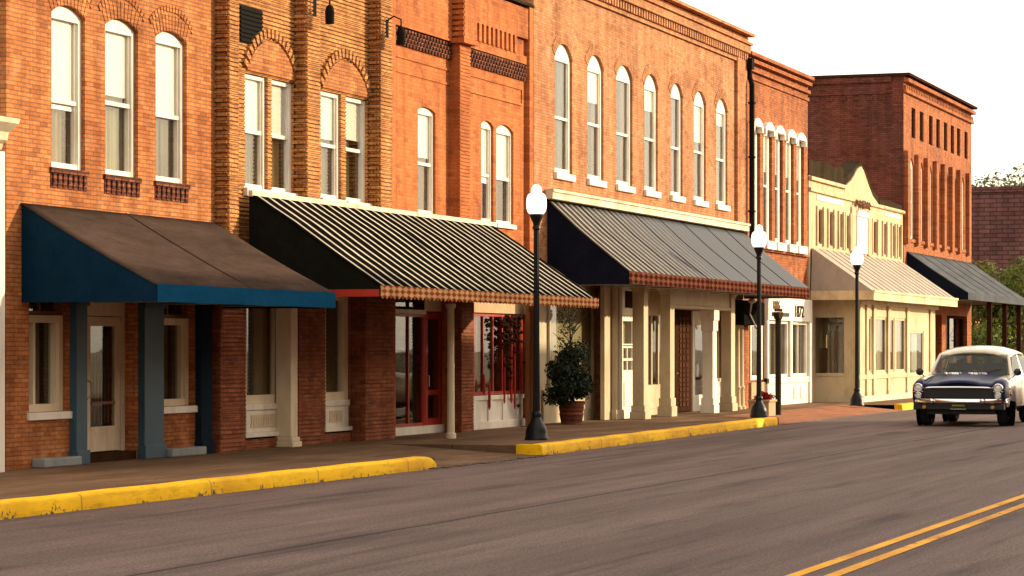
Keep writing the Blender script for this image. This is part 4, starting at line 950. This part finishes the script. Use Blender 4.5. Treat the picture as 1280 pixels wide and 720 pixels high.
b = MB(); b.box(92.55,93.45,DF+.2,DF+.26,SW,2.85); b.box(93.55,94.45,DF+.2,DF+.26,SW,2.85); obj('door', b, M['brownp'], t)
awning(t, 87.95, 100.7, [(DF-.01,4.95),(16.4,4.44),(15.7,3.97),(15.07,3.56)], 3.32, 'cloth7', 'navyd', 'cloth7', 'slate grey canvas awning with a dark navy end', seam=2.1)
for x in (93.6, 97.0, 100.4):
    b = MB(); b.box(x-.08,x+.08,15.2,15.36,SW,3.36); b.box(x-.12,x+.12,15.16,15.40,SW,.3); obj('column', b, M['dkwood'], t)

# ------------------------------------------------------------------ BUILDING 8: far block behind the trees
t = thing('brick_building', 'far purple brown brick side wall with a flat top behind the trees', 'building', (122,DF,0))
b = MB(); b.box(122, 150, DF, DF+26, 0, 9.0); b.box(121.9,150.1,DF-.1,DF+26.1,8.9,9.15); obj('wall', b, M['purple'], t)
b = MB()
for k in range(4): b.box(125+k*6,126.4+k*6,DF-.02,DF+.1,4.6,7.0)
obj('window', b, M['dkwood'], t)

# ------------------------------------------------------------------ trees and shrubs
def tree(name, label, x, y, h, rx, ry, n, size, mat, seed, cat='tree', trunk=.16, low=.25, group=None):
    rnd = random.Random(seed); t = thing(name, label, cat, (x,y,0), group)
    b = MB(); base = Vector((x,y,0)); top = Vector((x+rnd.uniform(-.3,.3),y,h*.62))
    b.tube([base, base.lerp(top,.5)+Vector((.08,.05,0)), top], [trunk,trunk*.7,trunk*.35], 8)
    for k in range(7):
        a = rnd.uniform(0,6.28); s = base.lerp(top, rnd.uniform(.3,.9)); e = s + Vector((math.cos(a)*rx*.7, math.sin(a)*ry*.7, h*rnd.uniform(.1,.28)))
        b.tube([s, s.lerp(e,.5)+Vector((0,0,.1)), e], [trunk*.4,trunk*.25,trunk*.1], 5)
    obj('trunk', b, M['bark'], t, smooth=True)
    b = MB(); cz = h*(1+low)/2; leaves(b, x, y, cz, rx, ry, h*(1-low)/2, n, size, rnd); obj('crown', b, M[mat], t, weld=False)
    return t
tree('tree', 'pale tree top showing above the far flat roof', 158, 24.6, 12.2, 4.4, 4.2, 11000, .17, 'leaf2', 1)
tree('tree', 'bushy olive tree against the far brick wall right of the tall block', 113, 21.6, 6.1, 2.6, 2.4, 5200, .15, 'leaf', 2, low=.12)
tree('tree', 'darker tree at the right edge behind the parked car', 112, 17.6, 5.4, 2.2, 2.2, 5200, .14, 'leaf', 3, low=.08)
tree('shrub', 'low leafy shrub under the slate grey awning end', 104.5, 17.6, 2.7, 1.8, 1.5, 3800, .09, 'leaf', 4, 'shrub', .05, .02)
tree('shrub', 'low dark shrub just right of the awning posts behind the car roof', 103.2, 14.9, 2.3, 1.6, 1.0, 3000, .08, 'leaf', 6, 'shrub', .05, .02)
t = thing('garden_wall', 'pinkish brick wall glimpsed below the slate grey awning', 'wall', (106,DF+1,0))
b = MB(); b.box(101.2, 121.8, DF+2.6, DF+2.85, 0, 3.0); obj('wall', b, M['salmon'], t)

# planter
t = thing('planter', 'round terracotta tub by the cream shop front behind the lamp post', 'planter', (50.85,16.75,SW))
px_, py_ = 50.85, 16.75
b = MB(); b.lathe((px_,py_,SW),[(.20,0),(.215,.03),(.25,.22),(.24,.235),(.262,.36),(.25,.375),(.28,.42),(.28,.47),(.25,.47),(.235,.40)],28, cap=False); b.lathe((px_,py_,SW),[(.20,0),(.20,.001)],28); obj('tub', b, M['terra'], t, smooth=True)
b = MB(); b.lathe((px_,py_,SW+.40),[(.24,0),(.24,.015)],24); obj('soil', b, M['soil'], t)
rnd = random.Random(12)
t = thing('shrub', 'dark bushy evergreen growing in the round terracotta tub', 'shrub', (px_,py_,SW+.4))
b = MB(); b.tube([(px_,py_,SW+.38),(px_+.03,py_,1.1),(px_-.1,py_,2.1),(px_-.2,py_,2.55)],[.04,.03,.015,.006],7)
for k in range(16):
    a = k*.9; z = .75+k*.1; b.tube([(px_,py_,z),(px_+.22*math.cos(a),py_+.22*math.sin(a),z+.22),(px_-.05+.42*math.cos(a),py_+.36*math.sin(a),z+.36)],[.016,.009,.004],5)
obj('trunk', b, M['bark'], t)
b = MB()
leaves(b, px_-.22, py_, 1.22, .62, .45, .66, 3400, .040, rnd, .0); leaves(b, px_-.25, py_, 1.0, .64, .48, .45, 2600, .052, rnd, .0); leaves(b, px_-.2, py_, 1.62, .50, .36, .34, 1300, .032, rnd, .0); leaves(b, px_-.3, py_, 2.2, .36, .2, .40, 260, .03, rnd, .0)
obj('crown', b, M['leafdk'], t, weld=False)

# ------------------------------------------------------------------ street lamps
def lamp(x, y, label):
    t = thing('street_lamp', label, 'street lamp', (x,y,SW), 'black lamp posts along the kerb')
    b = MB(); c = (x,y,SW)
    b.lathe(c,[(.20,0),(.20,.04),(.185,.06),(.18,.16),(.15,.24),(.10,.32),(.075,.38),(.085,.41),(.085,.45),(.062,.48)],20); base = obj('base', b, M['black'], t, smooth=True)
    b = MB(); n = 24; prof = [(.058,.47),(.050,2.0),(.044,3.62)]
    k0 = len(b.v)
    for r, h in prof:
        for i in range(n):
            a = 2*math.pi*i/n; rr_ = r*(1 if i % 2 else .86); b.v.append((x+rr_*math.cos(a), y+rr_*math.sin(a), SW+h))
    for j in range(2):
        for i in range(n): i2 = (i+1) % n; b.f.append((j*n+i, j*n+i2, (j+1)*n+i2, (j+1)*n+i))
    obj('pole', b, M['black'], t)
    b = MB(); b.lathe(c,[(.044,3.52),(.07,3.54),(.07,3.58),(.055,3.60),(.06,3.64),(.09,3.70),(.115,3.76),(.115,3.79)],20); obj('collar', b, M['black'], t, smooth=True)
    b = MB(); b.lathe(c,[(.11,3.785),(.145,3.82),(.166,3.88),(.172,3.97),(.166,4.06),(.14,4.12),(.10,4.145),(.085,4.15),(.088,4.19),(.080,4.235),(.055,4.27),(.025,4.288),(.005,4.292)],24); obj('globe', b, M['globe'], t, smooth=True)
    return t
L1 = lamp(41.9, 14.42, 'nearest black lamp post with a white globe standing where the kerb begins again')
for x, y, l in ((57.2,14.45,'black lamp post with a white globe before the white numbered shop front'),(70.1,15.0,'farthest black lamp post with a white globe before the yellow shop')):
    o = copy_tree(L1); o.location = (x,y,SW); o['label'] = l

# sign post, tubs and boxes near the second lamp
t = thing('street_sign', 'slim dark sign post with a flared top before the numbered white shop front', 'sign', (59.6,14.6,SW))
b = MB(); b.box(59.56,59.69,14.55,14.66,SW,2.36); b.prism([(59.52,2.36),(59.73,2.36),(59.84,2.48),(59.84,2.53),(59.41,2.53),(59.41,2.48)],'y',14.54,14.67); obj('post', b, M['roofdk'], t)
b = MB(); b.box(59.30,59.95,14.58,14.62,2.54,2.61); obj('sign_plate', b, M['dkwood'], t, bevel=.006)
tb = thing('planter_box', 'square beige planter box at the foot of the slim sign post', 'planter', (58.6,14.75,SW))
b = MB(); b.box(58.3,58.95,14.5,14.95,SW,.47); obj('box', b, M['beige'], tb, bevel=.01)
b = MB(); b.box(58.27,58.98,14.47,14.98,.472,.52); obj('rim', b, M['beige'], tb, bevel=.01)
b = MB(); rnd = random.Random(9); leaves(b, 58.62, 14.72, .60, .34, .26, .13, 900, .03, rnd, .0); obj('flower_bush', b, M['flower'], None, 'mound of dark red flowers in the beige planter box', 'flowers', weld=False)

# ------------------------------------------------------------------ the parked car
def car():
    X, Y = 56.9, 9.92
    t = thing('parked_car', 'vintage two tone car with navy bonnet, chrome bumper and white roof facing the camera', 'car', (X,Y,0)); t.scale = (1.04,1.055,1.0); t.location.y += .04
    white = plain('car_white', (.72,.66,.54), .22, 0, .5, .6); navy = plain('car_navy', (.010,.016,.062), .30, 0, .10, .05)
    dk = plain('car_dark', (.006,.006,.007), .5); tyre = plain('tyre_rubber', (.012,.012,.012), .85); cg = glass('car_glass', (.72,.74,.70), .0, .02, .5)
    lens = plain('lamp_lens', (.75,.75,.72), .08, 0, .8, 1)
    def loft(secs):
        b = MB(); k = len(secs[0][1])
        for (x, prof) in secs:
            for (y, z) in prof: b.v.append((X+x, Y+y, z))
        for i in range(len(secs)-1):
            for q in range(k-1): a = i*k+q; b.f.append((a, a+1, a+k+1, a+k))
        b.f.append(tuple(range(k))); b.f.append(tuple((len(secs)-1)*k+q for q in range(k)))
        return b
    def sec(w, zb, zs, zh, crown=.02):
        h = [(0,zb),(w*.8,zb),(w*.97,zb+.08),(w,zb+.2),(w*1.0,zs-.22),(w*.985,zs-.09),(w*.93,zs-.02),(w*.86,zs),(w*.78,zs-.005),(w*.70,zh-.01),(w*.3,zh+crown*.7),(0,zh+crown)]
        return [(-y,z) for y,z in reversed(h[1:])] + h
    S_ = [(.02,sec(.93,.44,.93,.86)),(.07,sec(.955,.40,.985,.90)),(.30,sec(.965,.38,1.03,.97)),(.8,sec(.97,.36,1.055,1.03)),(1.45,sec(.975,.34,1.08,1.10)),(1.7,sec(.975,.34,1.09,1.11)),(3.4,sec(.975,.34,1.09,1.1)),(4.2,sec(.965,.36,1.08,1.04)),(4.9,sec(.93,.4,1.06,.98)),(5.0,sec(.88,.46,1.0,.92))]
    b = loft(S_); obj('body', b, navy, t, smooth=True)
    for s_ in (-1,1):      # cream flank over navy body; light on the fender top put into colour
        b = MB(); rows = []
        for q in range(76):
            x = .24+q*.0625
            for (xa,wa,za),(xb,wb,zb) in zip(((.2,.945,.98),(.6,.966,1.03),(1.0,.974,1.05),(1.5,.978,1.07),(3.8,.976,1.08),(4.6,.955,1.05)),((.6,.966,1.03),(1.0,.974,1.05),(1.5,.978,1.07),(3.8,.976,1.08),(4.6,.955,1.05),(5.0,.92,1.0))):
                if xa <= x <= xb: f_ = (x-xa)/(xb-xa); w, z1 = wa+(wb-wa)*f_, za+(zb-za)*f_
            z0 = .42
            for xc in (.92,3.9):
                if abs(x-xc) < .42: z0 = max(z0, .34+math.sqrt(.42**2-(x-xc)**2))
            rows.append([(X+x,Y+s_*w,z0),(X+x,Y+s_*(w+.004),(z0+z1)/2),(X+x,Y+s_*w,z1-.14),(X+x,Y+s_*w*.985,z1-.06),(X+x,Y+s_*w*.93,z1+.012),(X+x,Y+s_*w*.84,z1+.03),(X+x,Y+s_*w*.74,z1+.022)])
        for q in range(len(rows)-1):
            for r in range(6): b.poly([rows[q][r],rows[q+1][r],rows[q+1][r+1],rows[q][r+1]])
        fl = obj('flank', b, white, t, label='cream flank with the lit fender top in its colour', smooth=True); so = fl.modifiers.new('t','SOLIDIFY'); so.thickness = .008; so.offset = 0
        b = MB(); b.box(X+2.1,X+2.108,Y+s_*.984-.004,Y+s_*.984+.004,.46,1.0); b.box(X+3.15,X+3.158,Y+s_*.984-.004,Y+s_*.984+.004,.46,1.0); b.box(X+2.1,X+3.158,Y+s_*.984-.004,Y+s_*.984+.004,.455,.463); obj('door_gap', b, dk, fl)
        b = MB(); b.box(X+2.9,X+3.08,Y+s_*.99-.012,Y+s_*.99+.012,.92,.945); obj('handle', b, M['chrome'], fl)
        b = MB(); b.lathe((X+.62,Y+s_*.97,.70),[(.001,-.03),(.05,-.02),(.055,0)] if s_ < 0 else [(.055,0),(.05,.02),(.001,.03)],14,'y'); obj('side_lamp', b, plain('lamp_red',(.35,.01,.01),.3), fl)
    # bonnet: navy skin just above the body, with a raised centre
    b = MB(); rows = []
    for x, w, zh in ((-.06,.70,.875),(-.02,.71,.915),(.10,.715,.945),(.40,.72,.99),(.8,.725,1.045),(1.2,.73,1.09),(1.44,.73,1.115)):
        rows.append([(X+x, Y+w*s_, zh+.055*max(0,1-(abs(s_)*1.6)**2)**.7+.02*(1-s_*s_)-.02*(abs(s_)>.9)) for s_ in (-1,-.85,-.62,-.5,-.35,-.2,0,.2,.35,.5,.62,.85,1)])
    for i in range(len(rows)-1):
        for q in range(12): b.poly([rows[i][q],rows[i][q+1],rows[i+1][q+1],rows[i+1][q]])
    bo = obj('bonnet', b, navy, t, label='navy bonnet with a raised centre', smooth=True); so = bo.modifiers.new('t','SOLIDIFY'); so.thickness = .03; so.offset = -1
    f = MB(); rr = random.Random(6)
    for k in range(20):
        y = Y-.42+k*.043; x = X+.95+.12*math.sin(k*.8)+rr.uniform(-.06,.06); f.tube([(x,y,1.118),(x+.16,y+.05,1.142),(x+.20,y+.09,1.148)],[.014,.026,.010],5)
    obj('pale_marks', f, lens, bo)  # row of short pale marks across the bonnet
    for s_ in (-1,1):      # wiper
        b = MB(); b.tube([(X+1.5,Y+s_*.2,1.15),(X+1.56,Y+s_*.5,1.22),(X+1.60,Y+s_*.62,1.25)],.008,5); obj('wiper', b, dk, t)
    # front panel, grille, bumper
    b = MB(); b.prism([(Y-.90,.46),(Y+.90,.46),(Y+.95,.62),(Y+.945,.82),(Y+.84,.935),(Y-.84,.935),(Y-.945,.82),(Y-.95,.62)], 'x', X+.015, X+.14); obj('front_panel', b, navy, t, bevel=.03)
    b = MB(); b.box(X-.015,X+.03,Y-.70,Y+.70,.625,.82); g = obj('grille', b, dk, t)
    b = MB(); b.tube([(X-.01,Y-.70,.835),(X-.05,Y-.5,.845),(X-.06,Y,.85),(X-.05,Y+.5,.845),(X-.01,Y+.70,.835)],.028,8)
    obj('chrome_bar', b, M['chrome'], g, smooth=True)
    b = MB()
    for zz in (.65,.69,.73,.77): b.box(X-.024,X-.012,Y-.68,Y+.68,zz,zz+.008)
    obj('grille_bars', b, dk, g)
    b = MB(); P = [(X+.30,Y-.99),(X+.10,Y-.95),(X-.08,Y-.75),(X-.14,Y-.3),(X-.14,Y+.3),(X-.08,Y+.75),(X+.10,Y+.95),(X+.30,Y+.99)]
    for q in range(len(P)-1):
        (xa,ya),(xb,yb) = P[q],P[q+1]
        prof = [(0,.50),(-.03,.52),(-.035,.565),(-.02,.60),(0,.61)]
        for i in range(4):
            b.poly([(xa+prof[i][0],ya,prof[i][1]),(xb+prof[i][0],yb,prof[i][1]),(xb+prof[i+1][0],yb,prof[i+1][1]),(xa+prof[i+1][0],ya,prof[i+1][1])])
    bu = obj('bumper', b, M['chrome'], t, smooth=True); so = bu.modifiers.new('t','SOLIDIFY'); so.thickness = .02
    for s_ in (-1,1):
        b = MB(); b.lathe((X-.12,Y+s_*.52,.555),[(.001,-.09),(.05,-.07),(.07,0),(.07,.06)],14,'x'); obj('overrider', b, M['chrome'], bu, smooth=True)
    b = MB(); b.box(X+.0,X+.22,Y-.93,Y+.93,.36,.50); obj('valance', b, dk, t, bevel=.02)
    b = MB(); b.box(X-.02,X+.0,Y-.17,Y+.17,.37,.49); pl = obj('number_plate', b, dk, t)
    b = MB(); rr = random.Random(2)
    for k in range(7): b.box(X-.026,X-.018,Y-.13+k*.038,Y-.105+k*.038,.44,.475)
    obj('plate_marks', b, paint('plate_yellow',(.6,.5,.1)), pl)
    b = MB(); b.box(X-.024,X-.018,Y-.16,Y+.16,.375,.385); obj('plate_frame', b, M['chrome'], pl)
    for s_ in (-1,1):
        for zz, rr_ in ((.835,.082),(.675,.062)):      # stacked lamps in a chrome bezel
            c = (X-.03, Y+s_*.815, zz)
            b = MB(); b.lathe(c,[(rr_*1.22,.10),(rr_*1.26,.0),(rr_*1.18,-.03),(rr_,-.035),(rr_*.9,.0)],22,'x',cap=False); h = obj('headlight', b, M['chrome'], t, smooth=True)
            b = MB(); b.lathe(c,[(.001,-.03),(rr_*.5,-.025),(rr_*.92,-.0),(rr_*.92,.05)],20,'x'); obj('lens', b, lens, h, smooth=True)
        b = MB(); b.box(X-.03,X+.02,Y+s_*.815-.10,Y+s_*.815+.10,.745,.765); obj('bezel_bar', b, M['chrome'], t, bevel=.006)
        b = MB(); b.lathe((X+.0,Y+s_*.70,.58-.16),[(.001,-.03),(.04,-.02),(.045,.02),(.045,.1)],12,'x'); obj('indicator', b, plain('amber',(.6,.25,.05),.2), t, smooth=True)
        b = MB(); b.tube([(X+1.25,Y+s_*.92,1.06),(X+1.24,Y+s_*1.0,1.14)],.012,6); b.lathe((X+1.24,Y+s_*1.02,1.17),[(.03,.05),(.075,.03),(.08,-.02),(.03,-.06)],14,'x'); obj('mirror', b, dk, t, smooth=True)
        # side trim and door line
        b = MB(); b.box(X+.5,X+4.8,Y+s_*.965-.015,Y+s_*.965+.015,.80,.825); obj('side_trim', b, M['chrome'], t)
    # cabin
    def cs(w, wt, zb, zt): 
        h = [(w,zb),(w*.985,zb+(zt-zb)*.5),(wt*1.02,zt-.12),(wt*.96,zt-.05),(wt*.8,zt-.012),(wt*.4,zt+.01),(0,zt+.015)]
        return [(-y,z) for y,z in h] + [(y,z) for y,z in reversed(h[:-1])]
    b = MB(); roof = []
    for x, w, z in ((1.93,.70,1.60),(1.98,.735,1.66),(2.15,.77,1.71),(2.5,.79,1.745),(2.9,.795,1.755),(3.4,.78,1.735),(3.75,.74,1.67),(3.9,.70,1.60)):
        roof.append([(X+x,Y+w*s_,z-.15*abs(s_)**3.0) for s_ in (-1.02,-.97,-.85,-.6,-.3,0,.3,.6,.85,.97,1.02)])
    for i in range(len(roof)-1):
        for q in range(10): b.poly([roof[i][q],roof[i][q+1],roof[i+1][q+1],roof[i+1][q]])
    ro = obj('roof', b, white, t, label='cream white roof', smooth=True); so = ro.modifiers.new('t','SOLIDIFY'); so.thickness = .05; so.offset = -1
    def quadpane(name, pts, m, th=.006):
        b = MB(); n_ = (Vector(pts[1])-Vector(pts[0])).cross(Vector(pts[2])-Vector(pts[0])).normalized()*th
        b.v = [tuple(Vector(p)) for p in pts] + [tuple(Vector(p)+n_) for p in pts]; k = len(pts)
        b.f = [tuple(range(k)), tuple(range(2*k-1,k-1,-1))] + [(i,(i+1)%k,k+(i+1)%k,k+i) for i in range(k)]
        return obj(name, b, m, t)
    quadpane('windscreen', [(X+1.46,Y-.80,1.09),(X+1.46,Y+.80,1.09),(X+1.95,Y+.69,1.555),(X+1.95,Y-.69,1.555)], cg)
    quadpane('rear_window', [(X+4.25,Y-.74,1.08),(X+4.25,Y+.74,1.08),(X+3.88,Y+.66,1.53),(X+3.88,Y-.66,1.53)], cg)
    for s_ in (-1,1):
        quadpane('side_window', [(X+1.62,Y+s_*.855,1.09),(X+4.0,Y+s_*.855,1.09),(X+3.75,Y+s_*.755,1.53),(X+2.08,Y+s_*.755,1.53)], cg)
        for (xa,xb) in ((1.45,1.97),(2.95,2.92),(4.22,3.84)):
            b = MB(); b.tube([(X+xa,Y+s_*.855,1.07),(X+xb,Y+s_*.715,1.555)],.032,8); obj('pillar', b, white, t)
    b = MB(); b.box(X+1.5,X+4.2,Y-.8,Y+.8,1.03,1.115); obj('dashboard', b, dk, t)
    for s_ in (-.36,.36):
        b = MB(); b.box(X+2.5,X+2.68,Y+s_-.27,Y+s_+.27,1.0,1.36); obj('seat', b, plain('seat_tan',(.12,.09,.06),.8), t, bevel=.05)
    b = MB(); b.lathe((X+1.95,Y+.36,1.16),[(.16,0),(.18,.01),(.18,.03),(.16,.04)],18,'x',cap=False); obj('steering_wheel', b, dk, t)
    b = MB(); b.box(X+.3,X+4.7,Y-.7,Y+.7,.26,.36); obj('chassis', b, dk, t)
    for x in (.92,3.9):
        for s_ in (-1,1):
            c = (X+x,Y+s_*.80,.34)
            b = MB(); b.lathe(c,[(.21,-.10),(.30,-.115),(.335,-.09),(.34,-.05),(.34,.05),(.335,.09),(.30,.115),(.21,.10)],28,'y',cap=False); w = obj('wheel', b, tyre, t, smooth=True)
            b = MB(); b.lathe(c,[(.22,-.08*1),(.22,.08),(.001,.10*1)] if s_ > 0 else [(.001,-.10),(.22,-.08),(.22,.08)],24,'y',cap=False); obj('rim', b, M['chrome'], w, smooth=True)
            b = MB(); b.lathe((c[0],Y+s_*.956,.36),[(.40,-.012),(.40,.012)],28,'y'); obj('wheel_well_shade', b, plain('well_shade_black',(.003,.003,.003),.95,0,0), t)  # black disc stands in for the shade inside the wheel well
car()

# ------------------------------------------------------------------ the other side of the street (behind and right of the camera): its roofs shade the road
def opposite(label, xa, xb, h, mat, n):
    t = thing('brick_building', label, 'building', (xa,-8.3,SW))
    w = (xb-xa)/n; ops = []
    for k in range(n):
        a = xa+k*w+w*.28; ops.append((a,a+w*.44,4.6,7.0,.25)); ops.append((a-w*.12,a+w*.56,.8,2.9))
    b = MB(); y0 = -8.3
    wall_sheet(b, xa+.01, xb-.01, SW, h, y0, y0-.3, ops); shell_y = y0-10
    b.box(xa+.01, xa+.26, shell_y, y0-.3, SW, h-.02); b.box(xb-.26, xb-.01, shell_y, y0-.3, SW, h-.02); b.box(xa+.26,xb-.26,shell_y,shell_y+.25,SW,h-.02); b.box(xa+.26,xb-.26,shell_y+.25,y0-.3,h-.8,h-.6)
    b.box(xa, xb, y0, y0+.2, h-.5, h-.3)
    obj('wall', b, M[mat], t, weld=False)
    b = MB()
    for o in ops: b.box(o[0]+.05,o[1]-.05,y0-.24,y0-.2,o[2],o[3])
    obj('window', b, M['dark'], t)
OPP = [('plain orange brick building across the street, unseen behind the camera',-14,14,11.0,'orange',7),
       ('salmon brick building across the street, unseen right of the camera',14,38,11.5,'salmon',6),
       ('red brick building across the street casting shade on the road',38,57,11.62,'red',5),
       ('orange brick corner building across the street casting shade on the road',57,73.5,11.35,'redo',4)]
for o in OPP: opposite(*o)

# ------------------------------------------------------------------ light, sky, camera
EL, AZ = 16.0, 40.0                    # sun height; angle of the sun from the facade normal towards +x
sun_dir = Vector((math.sin(R(AZ))*math.cos(R(EL)), -math.cos(R(AZ))*math.cos(R(EL)), math.sin(R(EL))))
sl = bpy.data.lights.new('sun', 'SUN'); sl.energy = 4.7; sl.angle = R(.5); sl.color = (1.0,.82,.54)
so = bpy.data.objects.new('sun', sl); COL.objects.link(so); so.location = (30,-60,40)
so.rotation_euler = sun_dir.to_track_quat('Z','Y').to_euler()
w = bpy.data.worlds.new('World'); scene.world = w; w.use_nodes = True
nt = w.node_tree; bg = nt.nodes['Background']
sky = nt.nodes.new('ShaderNodeTexSky'); sky.sky_type = 'NISHITA'; sky.sun_disc = False; sky.sun_elevation = R(EL)
sky.sun_rotation = math.atan2(sun_dir.x, sun_dir.y); sky.dust_density = 4.0; sky.air_density = 1.0; sky.ozone_density = 1.0
hz = nt.nodes.new('ShaderNodeMix'); hz.data_type = 'RGBA'; hz.blend_type = 'MIX'; hz.inputs[0].default_value = .62
hz.inputs[7].default_value = (11.0,9.7,7.9,1)      # thin bright evening overcast over the clear sky
nt.links.new(sky.outputs[0], hz.inputs[6]); nt.links.new(hz.outputs[2], bg.inputs[0]); bg.inputs[1].default_value = .15

cd = bpy.data.cameras.new('camera'); cam = bpy.data.objects.new('camera', cd); COL.objects.link(cam); scene.camera = cam
cd.sensor_width = 36; cd.sensor_fit = 'HORIZONTAL'; cd.lens = 3300/1280*36; cd.shift_y = 76/1280
cd.clip_end = 4000; cam.location = (0,0,1.68); cam.rotation_euler = (R(90),0,-R(90-19.522))
vs = scene.view_settings; vs.view_transform = 'Standard'; vs.look = 'None'; vs.gamma = 1; vs.exposure = .55; vs.use_curve_mapping = False
scene.cycles.max_bounces = 7; scene.cycles.transparent_max_bounces = 10
scene.cycles.use_denoising = True
